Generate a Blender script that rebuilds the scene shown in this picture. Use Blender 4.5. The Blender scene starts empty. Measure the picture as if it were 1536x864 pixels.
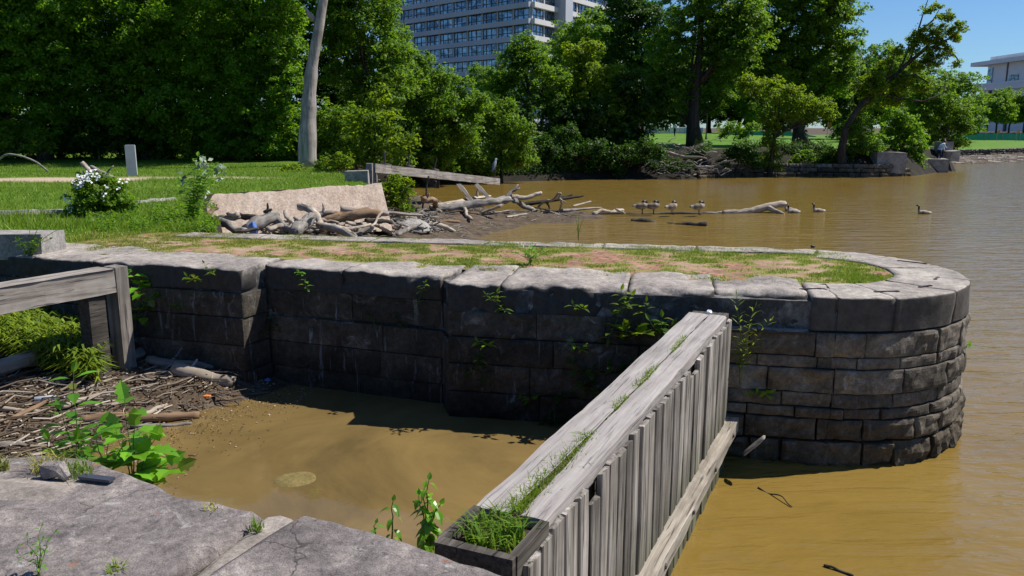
import bpy, math, random
import numpy as np
from mathutils import Vector, Matrix, noise as mn

R = math.radians
# ------------------------------------------------------------------ camera, sky, sun, exposure
FPX, HC = 1195.0, 3.6
PITCH = math.atan(240 / FPX)
scn = bpy.context.scene
col = scn.collection
cam_d = bpy.data.cameras.new('camera')
cam = bpy.data.objects.new('camera', cam_d)
col.objects.link(cam)
cam_d.sensor_width = 36
cam_d.lens = 36 * FPX / 1536
cam_d.clip_end = 6000
cam_d.clip_start = 0.05
cam.location = (0, 0, HC)
cam.rotation_euler = (math.pi / 2 - PITCH, 0, 0)
scn.camera = cam

SUN_AZ, SUN_EL = R(74), R(53)          # azimuth from +Y towards +X
world = bpy.data.worlds.new('World')
scn.world = world
world.use_nodes = True
wn = world.node_tree
sky = wn.nodes.new('ShaderNodeTexSky')
sky.sky_type = 'NISHITA'
sky.sun_disc = False
sky.sun_elevation = SUN_EL
sky.sun_rotation = SUN_AZ
sky.air_density = 1.0
sky.dust_density = 0.15
sky.ozone_density = 3.0
bg = wn.nodes['Background']
bg.inputs['Strength'].default_value = 0.068
tint = wn.nodes.new('ShaderNodeMix')
tint.data_type = 'RGBA'
tint.blend_type = 'MULTIPLY'
tint.inputs[0].default_value = 1.0
tint.inputs[7].default_value = (0.66, 0.92, 1.22, 1)
wn.links.new(sky.outputs[0], tint.inputs[6])
wn.links.new(tint.outputs[2], bg.inputs[0])
sd = bpy.data.lights.new('sun', 'SUN')
sd.energy = 5.0
sd.angle = R(0.53)
sd.color = (1.0, 0.95, 0.86)
sun = bpy.data.objects.new('sun', sd)
col.objects.link(sun)
SUNV = Vector((math.sin(SUN_AZ) * math.cos(SUN_EL), math.cos(SUN_AZ) * math.cos(SUN_EL), math.sin(SUN_EL)))
sun.rotation_euler = SUNV.to_track_quat('Z', 'Y').to_euler()
sun.location = (20, 20, 40)
scn.view_settings.view_transform = 'Standard'
scn.view_settings.look = 'None'
scn.view_settings.exposure = 0.38
scn.view_settings.gamma = 1
scn.cycles.use_denoising = True
scn.cycles.max_bounces = 8
scn.cycles.transparent_max_bounces = 8

# ------------------------------------------------------------------ helpers
CP, SP = math.cos(PITCH), math.sin(PITCH)


def ray(u, v):
    y = (432 - v) / FPX
    return Vector(((u - 768) / FPX, CP + y * SP, -SP + y * CP))


def P(u, v, z=None, Y=None):
    """world point of a photo pixel on the height z or at the depth Y"""
    d = ray(u, v)
    t = (z - HC) / d.z if z is not None else Y / d.y
    return Vector((0, 0, HC)) + d * t


def hit(u, v, fn, lo=2.0, hi=140.0):
    """first point where a sight line meets the height field fn"""
    d = ray(u, v)
    t = lo
    while t < hi:
        p = Vector((0, 0, HC)) + d * t
        if p.z <= fn(p.x, p.y):
            return p
        t += 0.03 + t * 0.002
    return Vector((0, 0, HC)) + d * hi


def S(t):
    t = min(1.0, max(0.0, t))
    return t * t * (3 - 2 * t)


def nz(x, y, z=0.0, s=1.0):
    return mn.noise(Vector((x * s, y * s, z * s)))


def fbm(x, y, z=0.0, s=1.0):
    return mn.fractal(Vector((x * s, y * s, z * s)), 1.0, 2.0, 4)


def interp(x, tab):
    if x <= tab[0][0]:
        return tab[0][1]
    for (a, b), (c, d) in zip(tab, tab[1:]):
        if x <= c:
            return b + (d - b) * (x - a) / (c - a)
    return tab[-1][1]


def tag(o, label=None, cat=None, group=None, kind=None):
    if label:
        o['label'] = label
    if cat:
        o['category'] = cat
    if group:
        o['group'] = group
    if kind:
        o['kind'] = kind
    return o


def empty(name, loc, label, cat, group=None, rz=0.0):
    o = bpy.data.objects.new(name, None)
    o.empty_display_size = 0.2
    col.objects.link(o)
    o.location = loc
    o.rotation_euler = (0, 0, rz)
    return tag(o, label, cat, group)


def kids(o):
    return [c for c in bpy.data.objects if c.parent == o]


def copy_tree(o, parent=None):
    c = o.copy()
    col.objects.link(c)
    c.parent = parent
    for ch in list(kids(o)):
        copy_tree(ch, c)
    return c


def link_mesh(name, me, mat, parent=None, loc=None, matrix=None, smooth=False):
    o = bpy.data.objects.new(name, me)
    col.objects.link(o)
    if mat is not None:
        for m in (mat if isinstance(mat, (list, tuple)) else [mat]):
            me.materials.append(m)
    if smooth:
        me.polygons.foreach_set('use_smooth', [True] * len(me.polygons))
    if parent is not None:
        o.parent = parent
    if matrix is not None:
        o.matrix_basis = matrix
    elif loc is not None:
        o.location = loc
    return o


def np_quads(name, V, nper, mat, parent=None, loc=None):
    """V: (N*nper,3) array, every nper consecutive vertices one face"""
    V = np.asarray(V, dtype=np.float32)
    nf = len(V) // nper
    me = bpy.data.meshes.new(name)
    me.vertices.add(len(V))
    me.vertices.foreach_set('co', V.ravel())
    me.loops.add(nf * nper)
    me.loops.foreach_set('vertex_index', np.arange(nf * nper, dtype=np.int32))
    me.polygons.add(nf)
    me.polygons.foreach_set('loop_start', np.arange(0, nf * nper, nper, dtype=np.int32))
    me.update()
    me.validate()
    return link_mesh(name, me, mat, parent, loc)


class MB:
    def __init__(self):
        self.v, self.f, self.mi = [], [], []

    def add(self, vs, fs, mi=0):
        b = len(self.v)
        self.v += [tuple(p) for p in vs]
        self.f += [tuple(b + i for i in f) for f in fs]
        self.mi += [mi] * len(fs)
        return self

    def box(self, c, s, rz=0.0, rot=None, mi=0, jit=0.0):
        M = rot if rot is not None else Matrix.Rotation(rz, 3, 'Z')
        vs = []
        for x in (-.5, .5):
            for y in (-.5, .5):
                for z in (-.5, .5):
                    p = M @ Vector((x * s[0], y * s[1], z * s[2])) + Vector(c)
                    if jit:
                        p += Vector((random.uniform(-jit, jit), random.uniform(-jit, jit), random.uniform(-jit, jit)))
                    vs.append(p)
        return self.add(vs, [(0, 1, 3, 2), (4, 6, 7, 5), (0, 4, 5, 1), (2, 3, 7, 6), (0, 2, 6, 4), (1, 5, 7, 3)], mi)

    def tube(self, path, rad, n=8, rough=0.0, sc=(1, 1), mi=0, seed=0.0):
        path = [Vector(p) for p in path]
        m = len(path)
        if not isinstance(rad, (list, tuple)):
            rad = [rad] * m
        t0 = (path[1] - path[0]).normalized()
        up = Vector((0, 0, 1)) if abs(t0.z) < 0.9 else Vector((0, 1, 0))
        a = t0.cross(up).normalized()
        vs = []
        for i in range(m):
            t = (path[min(i + 1, m - 1)] - path[max(i - 1, 0)]).normalized()
            a = (a - t * a.dot(t)).normalized()
            b = t.cross(a)
            for k in range(n):
                th = 2 * math.pi * k / n
                r = rad[i]
                if rough:
                    q = path[i] + (a * math.cos(th) + b * math.sin(th)) * r
                    r *= 1 + rough * mn.noise(q * (0.5 / max(rad[0], 1e-3)) + Vector((seed, seed, 0)))
                    r *= 1 + .5 * rough * mn.noise(Vector((math.cos(th) * 2.6, math.sin(th) * 2.6, seed + i * .16)))
                vs.append(path[i] + a * (math.cos(th) * r * sc[0]) + b * (math.sin(th) * r * sc[1]))
        fs = []
        for i in range(m - 1):
            for k in range(n):
                k2 = (k + 1) % n
                fs.append((i * n + k, i * n + k2, (i + 1) * n + k2, (i + 1) * n + k))
        fs.append(tuple(range(n - 1, -1, -1)))
        fs.append(tuple((m - 1) * n + k for k in range(n)))
        return self.add(vs, fs, mi)

    def build(self, name, mat, parent=None, loc=None, matrix=None, smooth=False):
        me = bpy.data.meshes.new(name)
        me.from_pydata(self.v, [], self.f)
        o = link_mesh(name, me, mat, parent, loc, matrix, smooth)
        if any(self.mi):
            me.polygons.foreach_set('material_index', self.mi)
        me.update()
        return o


def grid_obj(name, nx, ny, fn, mat, smooth=True, attr=None, parent=None):
    """fn(i/nx, j/ny) -> point ; attr(point) -> float stored as 'cover'"""
    vs = [fn(i / nx, j / ny) for j in range(ny + 1) for i in range(nx + 1)]
    fs = [(j * (nx + 1) + i, j * (nx + 1) + i + 1, (j + 1) * (nx + 1) + i + 1, (j + 1) * (nx + 1) + i)
          for j in range(ny) for i in range(nx)]
    me = bpy.data.meshes.new(name)
    me.from_pydata([tuple(v) for v in vs], [], fs)
    if attr:
        at = me.attributes.new('cover', 'FLOAT', 'POINT')
        at.data.foreach_set('value', [attr(v) for v in vs])
    return link_mesh(name, me, mat, parent, smooth=smooth)


# ------------------------------------------------------------------ materials
class NT:
    def __init__(self, name):
        self.m = bpy.data.materials.new(name)
        self.m.use_nodes = True
        self.t = self.m.node_tree
        self.b = self.t.nodes['Principled BSDF']
        self.out = self.t.nodes['Material Output']

    def n(self, typ, **kw):
        nd = self.t.nodes.new(typ)
        for k, v in kw.items():
            setattr(nd, k, v)
        return nd

    def l(self, a, b):
        self.t.links.new(a, b)

    def coords(self, kind='Object', scale=(1, 1, 1), rot=(0, 0, 0)):
        tc = self.n('ShaderNodeTexCoord')
        mp = self.n('ShaderNodeMapping')
        mp.inputs['Scale'].default_value = scale
        mp.inputs['Rotation'].default_value = rot
        self.l(tc.outputs[kind], mp.inputs[0])
        return mp.outputs[0]

    def noise(self, vec, scale, detail=6, rough=0.6, dist=0.0):
        nd = self.n('ShaderNodeTexNoise')
        nd.inputs['Scale'].default_value = scale
        nd.inputs['Detail'].default_value = detail
        nd.inputs['Roughness'].default_value = rough
        nd.inputs['Distortion'].default_value = dist
        self.l(vec, nd.inputs['Vector'])
        return nd.outputs['Fac']

    def ramp(self, fac, stops, interp='LINEAR'):
        nd = self.n('ShaderNodeValToRGB')
        nd.color_ramp.interpolation = interp
        e = nd.color_ramp.elements
        while len(e) < len(stops):
            e.new(0.5)
        for k, (p, c) in enumerate(stops):
            e[k].position = p
            e[k].color = (c, c, c, 1) if not isinstance(c, tuple) else (*c, 1)
        self.l(fac, nd.inputs[0])
        return nd.outputs[0]

    def mix(self, fac, a, b, typ='MIX'):
        nd = self.n('ShaderNodeMix', data_type='RGBA', blend_type=typ)
        for sock, val in ((nd.inputs[0], fac), (nd.inputs[6], a), (nd.inputs[7], b)):
            if isinstance(val, (int, float)):
                sock.default_value = val
            elif isinstance(val, tuple):
                sock.default_value = (*val, 1)
            else:
                self.l(val, sock)
        return nd.outputs[2]

    def math(self, op, a, b=0.5):
        nd = self.n('ShaderNodeMath', operation=op)
        for sock, val in ((nd.inputs[0], a), (nd.inputs[1], b)):
            if isinstance(val, (int, float)):
                sock.default_value = val
            else:
                self.l(val, sock)
        return nd.outputs[0]

    def island(self):
        return self.n('ShaderNodeNewGeometry').outputs['Random Per Island']

    def bump(self, h, strength=0.4, dist=0.02):
        nd = self.n('ShaderNodeBump')
        nd.inputs['Strength'].default_value = strength
        nd.inputs['Distance'].default_value = dist
        self.l(h, nd.inputs['Height'])
        self.l(nd.outputs[0], self.b.inputs['Normal'])

    def base(self, c):
        if isinstance(c, tuple):
            self.b.inputs['Base Color'].default_value = (*c, 1)
        else:
            self.l(c, self.b.inputs['Base Color'])

    def done(self, rough=0.8, spec=0.3):
        self.b.inputs['Roughness'].default_value = rough
        self.b.inputs['Specular IOR Level'].default_value = spec
        return self.m


def leaf_mat(name, dark, light, trans, tw=0.42, rough=0.55, spec=0.25):
    k = NT(name)
    isl = k.island()
    c = k.ramp(isl, [(0.0, dark), (0.75, light), (1.0, tuple(min(1, x * 1.5) for x in light))])
    big = k.noise(k.coords(), 0.45, 2)
    c = k.mix(k.ramp(big, [(0.35, 0.0), (0.65, 0.55)]), c, k.mix(1.0, c, (1.25, 1.12, 0.7), 'MULTIPLY'))
    oi = k.n('ShaderNodeObjectInfo').outputs['Random']
    c = k.mix(1.0, c, k.ramp(oi, [(0.0, (0.78, 0.86, 0.9)), (0.5, (1.0, 1.0, 1.0)), (1.0, (1.28, 1.12, 0.95))]), 'MULTIPLY')
    dead = k.ramp(k.math('FRACT', k.math('MULTIPLY', isl, 57.3)), [(0.955, 0.0), (0.965, 0.8)])
    c = k.mix(dead, c, (0.16, 0.13, 0.03))
    k.base(c)
    k.b.inputs['Roughness'].default_value = rough
    k.b.inputs['Specular IOR Level'].default_value = spec
    tr = k.n('ShaderNodeBsdfTranslucent')
    tr.inputs[0].default_value = (*trans, 1)
    mx = k.n('ShaderNodeMixShader')
    mx.inputs[0].default_value = tw
    k.l(k.b.outputs[0], mx.inputs[1])
    k.l(tr.outputs[0], mx.inputs[2])
    k.l(mx.outputs[0], k.out.inputs[0])
    return k.m


def wood_mat(name, a, b, c, axis=0, scale=1.0, island=0.0, soft=0.85, wet=False):
    k = NT(name)
    s = [22 * scale] * 3
    s[axis] = 1.1 * scale
    vec = k.coords('Object', tuple(s))
    isl = k.island()
    off = k.n('ShaderNodeVectorMath', operation='ADD')
    k.l(vec, off.inputs[0])
    comb = k.n('ShaderNodeCombineXYZ')
    k.l(k.math('MULTIPLY', isl, 37.0), comb.inputs[0])
    k.l(k.math('MULTIPLY', isl, 91.0), comb.inputs[2])
    k.l(comb.outputs[0], off.inputs[1])
    g = k.noise(off.outputs[0], 1.0, 5, 0.65, 0.6)
    c1 = k.ramp(g, [(0.3, a), (0.5, b), (0.72, c)])
    blot = k.noise(k.coords('Object', (1.0, 1.0, 1.0)), 2.4, 4)
    c1 = k.mix(k.ramp(blot, [(0.45, 0.0), (0.72, 0.75 * soft)]), c1, tuple(x * 0.42 for x in b))
    if island:
        c1 = k.mix(1.0, c1, k.ramp(isl, [(0.0, 1 - island), (1.0, 1.0)]), 'MULTIPLY')
    crack = k.ramp(k.noise(off.outputs[0], 1.9, 3, 0.5, 0.3), [(0.30, 0.12), (0.40, 1.0)])
    c1 = k.mix(soft, c1, crack, 'MULTIPLY')
    if wet:
        sx = k.n('ShaderNodeSeparateXYZ')
        k.l(k.n('ShaderNodeTexCoord').outputs['Object'], sx.inputs[0])
        mr = k.n('ShaderNodeMapRange')
        mr.inputs[1].default_value = 0.12
        mr.inputs[2].default_value = 0.75
        k.l(k.math('ADD', sx.outputs[2], k.math('MULTIPLY', g, -0.5)), mr.inputs[0])
        c1 = k.mix(mr.outputs[0], k.mix(1.0, c1, (0.42, 0.46, 0.30), 'MULTIPLY'), c1)
    k.base(c1)
    k.bump(k.mix(0.5, g, crack), 0.7, 0.012)
    return k.done(0.85, 0.2)


def stone_mat(name, cols, scale=2.0, damp=None, pale=0.0, bump=0.6, spots=None, island=0.0, streak=0.0, side_look=None, cracks=False):
    k = NT(name)
    v = k.coords()
    n1 = k.noise(v, scale, 9, 0.68, 0.4)
    c = k.ramp(n1, [(0.30 + 0.42 * i / (len(cols) - 1), cc) for i, cc in enumerate(cols)])
    n2 = k.noise(v, scale * 9, 8, 0.7)
    c = k.mix(0.75, c, k.ramp(n2, [(0.32, 0.45), (0.62, 1.15)]), 'MULTIPLY')
    sp = k.noise(v, scale * 42, 5, 0.7)
    c = k.mix(0.7, c, k.ramp(sp, [(0.35, 0.62), (0.62, 1.22)]), 'MULTIPLY')
    if pale:
        n3 = k.noise(v, scale * 1.7, 10, 0.75, 1.2)
        c = k.mix(k.ramp(n3, [(0.57, 0.0), (0.68, pale)]), c, (0.52, 0.49, 0.47))
    if streak:
        n5 = k.noise(k.coords('Object', (5, 5, 0.5)), 1.6, 6, 0.7, 0.5)
        c = k.mix(k.ramp(n5, [(0.60, 0.0), (0.70, streak)]), c, (0.48, 0.50, 0.55))
    if spots:
        n4 = k.noise(v, scale * 3.1, 4, 0.5)
        c = k.mix(k.ramp(n4, [(0.68, 0.0), (0.73, 0.9)]), c, spots)
    if cracks:
        vo = k.n('ShaderNodeTexVoronoi', feature='DISTANCE_TO_EDGE')
        vo.inputs['Scale'].default_value = 1.7
        wv = k.n('ShaderNodeVectorMath', operation='MULTIPLY_ADD')
        dn_ = k.n('ShaderNodeTexNoise')
        dn_.inputs['Scale'].default_value = 3.0
        dn_.inputs['Detail'].default_value = 6
        k.l(v, dn_.inputs['Vector'])
        k.l(dn_.outputs['Color'], wv.inputs[0])
        wv.inputs[1].default_value = (0.5, 0.5, 0.5)
        k.l(v, wv.inputs[2])
        k.l(wv.outputs[0], vo.inputs['Vector'])
        msk = k.ramp(k.noise(v, 1.1, 3), [(0.5, 0.0), (0.58, 1.0)])
        line = k.ramp(vo.outputs['Distance'], [(0.0, 1.0), (0.012, 0.0)])
        c = k.mix(k.math('MULTIPLY', line, msk), c, (0.05, 0.043, 0.04))
        pit = k.ramp(k.noise(v, 26, 3, 0.5), [(0.66, 0.0), (0.72, 0.6)])
        c = k.mix(pit, c, (0.06, 0.05, 0.048))
    if side_look:
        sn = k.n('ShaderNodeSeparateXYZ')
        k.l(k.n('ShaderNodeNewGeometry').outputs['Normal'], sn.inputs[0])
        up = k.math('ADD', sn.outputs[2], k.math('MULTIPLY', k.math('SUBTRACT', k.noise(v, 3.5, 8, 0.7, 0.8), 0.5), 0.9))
        cr = k.ramp(n2, [(0.3, tuple(x * .5 for x in side_look)), (0.7, side_look)])
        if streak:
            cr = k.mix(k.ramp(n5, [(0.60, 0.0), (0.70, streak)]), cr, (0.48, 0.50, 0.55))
        c = k.mix(k.ramp(up, [(0.50, 0.0), (0.74, 1.0)]), cr, c)  # steep faces blend to the darker tone, upward faces keep the stone colour
    if island:
        c = k.mix(1.0, c, k.ramp(k.island(), [(0.0, 1 - island), (1.0, 1 + island * .4)]), 'MULTIPLY')
    if damp:
        sx = k.n('ShaderNodeSeparateXYZ')
        k.l(k.n('ShaderNodeTexCoord').outputs['Object'], sx.inputs[0])
        wob = k.math('ADD', sx.outputs[2], k.math('MULTIPLY', k.noise(v, 1.4, 4), -0.5))
        mr = k.n('ShaderNodeMapRange')
        mr.inputs[1].default_value = damp[0]
        mr.inputs[2].default_value = damp[1]
        k.l(wob, mr.inputs[0])
        c = k.mix(mr.outputs[0], k.mix(1.0, c, damp[2], 'MULTIPLY'), c)
    k.base(c)
    k.bump(k.math('ADD', k.math('MULTIPLY', n1, 0.6), k.math('ADD', k.math('MULTIPLY', n2, 0.4), k.math('MULTIPLY', sp, 0.16))), bump, 0.03)
    return k.done(0.9, 0.2)


def plain(name, c, rough=0.7, spec=0.3, var=0.25, scale=6.0, metallic=0.0):
    k = NT(name)
    n1 = k.noise(k.coords(), scale, 6)
    k.base(k.mix(1.0, c, k.ramp(n1, [(0.3, 1 - var), (0.7, 1 + var * 0.4)]), 'MULTIPLY'))
    k.b.inputs['Metallic'].default_value = metallic
    return k.done(rough, spec)


M = {}
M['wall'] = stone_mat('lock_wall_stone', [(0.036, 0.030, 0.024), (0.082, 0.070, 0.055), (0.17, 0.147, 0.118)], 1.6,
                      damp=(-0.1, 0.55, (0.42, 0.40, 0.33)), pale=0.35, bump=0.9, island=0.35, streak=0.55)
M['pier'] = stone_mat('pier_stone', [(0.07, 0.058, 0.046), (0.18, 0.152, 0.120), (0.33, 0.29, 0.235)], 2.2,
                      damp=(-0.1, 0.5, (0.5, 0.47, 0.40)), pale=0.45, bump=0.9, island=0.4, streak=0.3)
M['mortar'] = stone_mat('mortar', [(0.03, 0.03, 0.03), (0.08, 0.078, 0.075), (0.30, 0.29, 0.28)], 2.6, bump=0.6, pale=0.6)
M['coping'] = stone_mat('coping_stone', [(0.17, 0.15, 0.145), (0.34, 0.30, 0.27), (0.50, 0.45, 0.40)], 1.3, pale=0.6, bump=0.6, island=0.15, side_look=(0.075, 0.068, 0.062))
M['coping_end'] = stone_mat('coping_end_stone', [(0.19, 0.17, 0.155), (0.36, 0.32, 0.285), (0.52, 0.47, 0.41)], 1.3, pale=0.6, bump=0.6, island=0.15, side_look=(0.12, 0.108, 0.096))
M['nearstone'] = stone_mat('near_stone', [(0.115, 0.099, 0.098), (0.25, 0.216, 0.205), (0.46, 0.40, 0.355)], 2.8, pale=0.8, cracks=True,
                           bump=1.1, spots=(0.30, 0.15, 0.10))
M['concrete'] = stone_mat('concrete', [(0.40, 0.30, 0.235), (0.52, 0.41, 0.325), (0.60, 0.50, 0.42)], 1.8, pale=0.2, bump=0.6, spots=(0.20, 0.155, 0.12))
M['greyconc'] = stone_mat('grey_concrete', [(0.16, 0.15, 0.14), (0.3, 0.28, 0.26), (0.42, 0.40, 0.37)], 2.5, pale=0.2, bump=0.5)
M['sand'] = stone_mat('mortar_sand', [(0.19, 0.165, 0.145), (0.30, 0.26, 0.23), (0.42, 0.37, 0.33)], 4, bump=0.3)
M['gate_top'] = wood_mat('grey_planks', (0.23, 0.205, 0.195), (0.32, 0.29, 0.275), (0.42, 0.39, 0.37), 0, soft=0.45)
M['gate_slat'] = wood_mat('weathered_boards', (0.09, 0.08, 0.068), (0.30, 0.27, 0.24), (0.62, 0.58, 0.54), 2, 0.8, island=0.62, wet=True)
M['gate_dark'] = wood_mat('dark_timber', (0.04, 0.035, 0.03), (0.075, 0.065, 0.055), (0.15, 0.13, 0.11), 0)
M['rail'] = wood_mat('tan_timber', (0.16, 0.138, 0.112), (0.30, 0.262, 0.218), (0.46, 0.42, 0.36), 0, soft=.75)
M['beam'] = wood_mat('worn_beam', (0.12, 0.10, 0.088), (0.29, 0.255, 0.225), (0.42, 0.38, 0.345), 0, 0.7)
M['post'] = wood_mat('worn_post', (0.11, 0.10, 0.085), (0.24, 0.21, 0.185), (0.36, 0.33, 0.30), 2, 0.7)
M['log'] = wood_mat('driftwood_pale', (0.20, 0.16, 0.125), (0.40, 0.335, 0.27), (0.60, 0.53, 0.45), 0, 0.42)
M['log_grey'] = wood_mat('driftwood_grey', (0.10, 0.09, 0.08), (0.25, 0.225, 0.20), (0.44, 0.41, 0.38), 0, 0.42)
M['log_brown'] = wood_mat('driftwood_brown', (0.10, 0.065, 0.04), (0.28, 0.18, 0.11), (0.42, 0.32, 0.22), 0, 0.42)
M['log_dark'] = wood_mat('driftwood_wet', (0.025, 0.02, 0.016), (0.07, 0.058, 0.045), (0.15, 0.13, 0.11), 0, 0.42)
M['bark'] = wood_mat('bark', (0.02, 0.016, 0.012), (0.055, 0.045, 0.035), (0.11, 0.09, 0.075), 2, 0.35)
M['deadtrunk'] = wood_mat('bare_trunk', (0.18, 0.155, 0.135), (0.34, 0.30, 0.27), (0.50, 0.47, 0.44), 2, 0.30)
M['mud'] = stone_mat('wet_mud', [(0.05, 0.036, 0.024), (0.10, 0.072, 0.048), (0.18, 0.14, 0.10)], 2.5, bump=1.0)
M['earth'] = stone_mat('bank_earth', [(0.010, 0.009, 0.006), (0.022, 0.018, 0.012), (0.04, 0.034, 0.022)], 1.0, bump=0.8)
M['iron'] = plain('rusty_iron', (0.06, 0.048, 0.042), 0.6, 0.4)
M['plate'] = plain('blue_slate', (0.05, 0.055, 0.075), 0.4, 0.5)
M['white'] = plain('white_paint', (0.75, 0.76, 0.78), 0.6, 0.4, 0.12)
M['postgrey'] = plain('grey_marker', (0.42, 0.43, 0.46), 0.7, 0.3, 0.2, 3)
M['bldwhite'] = plain('white_marble', (0.72, 0.74, 0.78), 0.7, 0.3, 0.08, 0.2)
M['bldgrey'] = plain('grey_facade', (0.43, 0.45, 0.50), 0.8, 0.3, 0.12, 0.15)
M['bldlight'] = plain('balcony_concrete', (0.60, 0.58, 0.56), 0.8, 0.3, 0.1, 0.3)
M['brownsteel'] = plain('bronze_column', (0.10, 0.085, 0.08), 0.5, 0.4)
k = NT('window_glass')
gl = k.noise(k.coords('Object', (1, 1, 1.5)), 0.35, 4, 0.6, 1.0)
k.base(k.ramp(gl, [(0.4, (0.05, 0.085, 0.13)), (0.65, (0.32, 0.44, 0.54))]))
k.b.inputs['Metallic'].default_value = 0.6
M['glass'] = k.done(0.08, 0.8)

# lawn
k = NT('lawn_grass')
v = k.coords()
a1 = k.noise(v, 0.5, 6, 0.65)
a2 = k.noise(v, 14, 6, 0.7)
c = k.ramp(a1, [(0.3, (0.06, 0.125, 0.012)), (0.55, (0.095, 0.17, 0.018)), (0.75, (0.145, 0.20, 0.035))])
c = k.mix(0.6, c, k.ramp(a2, [(0.3, 0.45), (0.65, 1.2)]), 'MULTIPLY')
at = k.n('ShaderNodeAttribute', attribute_name='cover')
c = k.mix(at.outputs['Fac'], c, k.mix(a2, (0.40, 0.30, 0.22), (0.52, 0.41, 0.31)))
k.base(c)
k.bump(a2, 0.8, 0.05)
M['lawn'] = k.done(0.9, 0.1)
M['farlawn'] = stone_mat('far_lawn', [(0.07, 0.17, 0.012), (0.10, 0.21, 0.018), (0.14, 0.23, 0.03)], 0.3, bump=0.3)

# bricks under moss
k = NT('brick_paving')
br = k.n('ShaderNodeTexBrick')
br.inputs['Scale'].default_value = 1.0
br.inputs['Brick Width'].default_value = 0.21
br.inputs['Row Height'].default_value = 0.105
br.inputs['Mortar Size'].default_value = 0.018
br.inputs['Color1'].default_value = (0.44, 0.20, 0.155, 1)
br.inputs['Color2'].default_value = (0.27, 0.12, 0.09, 1)
br.inputs['Mortar'].default_value = (0.13, 0.12, 0.06, 1)
vv = k.coords('Object', (1, 1, 1), (0, 0, R(35)))
dn = k.n('ShaderNodeTexNoise')
dn.inputs['Scale'].default_value = 3.0
k.l(vv, dn.inputs['Vector'])
vm = k.n('ShaderNodeVectorMath', operation='MULTIPLY_ADD')
k.l(dn.outputs['Color'], vm.inputs[0])
vm.inputs[1].default_value = (0.05, 0.05, 0.0)
k.l(vv, vm.inputs[2])
k.l(vm.outputs[0], br.inputs['Vector'])
n1 = k.noise(vv, 11, 6, 0.7)
c = k.mix(0.8, br.outputs['Color'], k.ramp(n1, [(0.3, 0.55), (0.65, 1.3)]), 'MULTIPLY')
c = k.mix(k.ramp(k.noise(vv, 1.3, 6), [(0.45, 0.0), (0.66, 0.6)]), c, (0.42, 0.32, 0.24))
at = k.n('ShaderNodeAttribute', attribute_name='cover')
mm = k.math('ADD', at.outputs['Fac'], k.math('MULTIPLY', k.math('SUBTRACT', n1, 0.5), 1.2))
moss = k.mix(n1, (0.14, 0.16, 0.03), (0.26, 0.25, 0.06))
c = k.mix(k.ramp(mm, [(0.36, 0.0), (0.62, 0.9)]), c, moss)
k.base(c)
k.bump(k.math('ADD', br.outputs['Fac'], n1), -0.4, 0.02)
M['brick'] = k.done(0.9, 0.15)


def water_mat(name, colr, sx, sy, h, rough, muddy, spec=0.5, far=None):
    k = NT(name)
    v = k.coords('Object', (sx, sy, 1), (0, 0, R(-12)))
    w1 = k.noise(v, 1.0, 3, 0.55, 0.5)
    w2 = k.noise(v, 3.7, 3, 0.6, 0.3)
    w = k.math('ADD', k.math('MULTIPLY', w1, 0.82), k.math('MULTIPLY', w2, 0.18))
    n = k.noise(k.coords(), 0.4, 6, 0.65, 1.5)
    k.base(k.mix(k.ramp(n, [(0.3, 0.0), (0.7, 1.0)]), colr, muddy))
    k.bump(w, 1.0, h)
    k.b.inputs['IOR'].default_value = 1.36
    k.b.inputs['Specular Tint'].default_value = (1, 1, 1, 1)
    return k.done(rough, spec)


M['river'] = water_mat('river_water', (0.180, 0.115, 0.026), 0.8, 2.6, 0.080, 0.10, (0.220, 0.145, 0.036), 0.65)
M['basin'] = water_mat('basin_water', (0.225, 0.152, 0.056), 1.2, 1.2, 0.005, 0.03, (0.115, 0.080, 0.032))

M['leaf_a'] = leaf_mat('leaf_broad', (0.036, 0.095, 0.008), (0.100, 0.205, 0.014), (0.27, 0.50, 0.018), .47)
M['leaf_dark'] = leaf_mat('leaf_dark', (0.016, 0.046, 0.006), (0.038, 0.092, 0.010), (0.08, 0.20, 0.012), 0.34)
M['leaf_yel'] = leaf_mat('leaf_yellowish', (0.050, 0.10, 0.008), (0.11, 0.20, 0.012), (0.32, 0.46, 0.015), 0.45)
M['leaf_mid'] = leaf_mat('leaf_mid', (0.036, 0.092, 0.010), (0.092, 0.185, 0.016), (0.25, 0.44, 0.022), 0.44)
M['leaf_near'] = leaf_mat('leaf_fresh', (0.07, 0.20, 0.012), (0.13, 0.33, 0.025), (0.35, 0.62, 0.04), 0.42, 0.35, 0.5)
M['leaf_weed'] = leaf_mat('leaf_weed', (0.07, 0.13, 0.012), (0.18, 0.26, 0.03), (0.42, 0.52, 0.03), 0.42)
M['leaf_silver'] = leaf_mat('leaf_silvery', (0.10, 0.16, 0.08), (0.42, 0.48, 0.40), (0.3, 0.4, 0.2), 0.3)
M['grass'] = leaf_mat('grass_blade', (0.075, 0.15, 0.012), (0.14, 0.24, 0.02), (0.28, 0.42, 0.03), 0.35, 0.5, 0.3)
M['grass_dry'] = leaf_mat('grass_dry', (0.14, 0.17, 0.03), (0.27, 0.26, 0.07), (0.36, 0.38, 0.08), 0.3, 0.6, 0.2)
M['petal'] = plain('white_petal', (0.82, 0.82, 0.78), 0.6, 0.2, 0.1)
M['stem'] = plain('green_stem', (0.12, 0.16, 0.04), 0.7, 0.2)
M['stemred'] = plain('reddish_stem', (0.16, 0.07, 0.04), 0.7, 0.2)
rng = np.random.default_rng(7)
random.seed(7)


# ------------------------------------------------------------------ foliage
def unit(a):
    return a / np.maximum(np.linalg.norm(a, axis=-1, keepdims=True), 1e-9)


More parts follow.
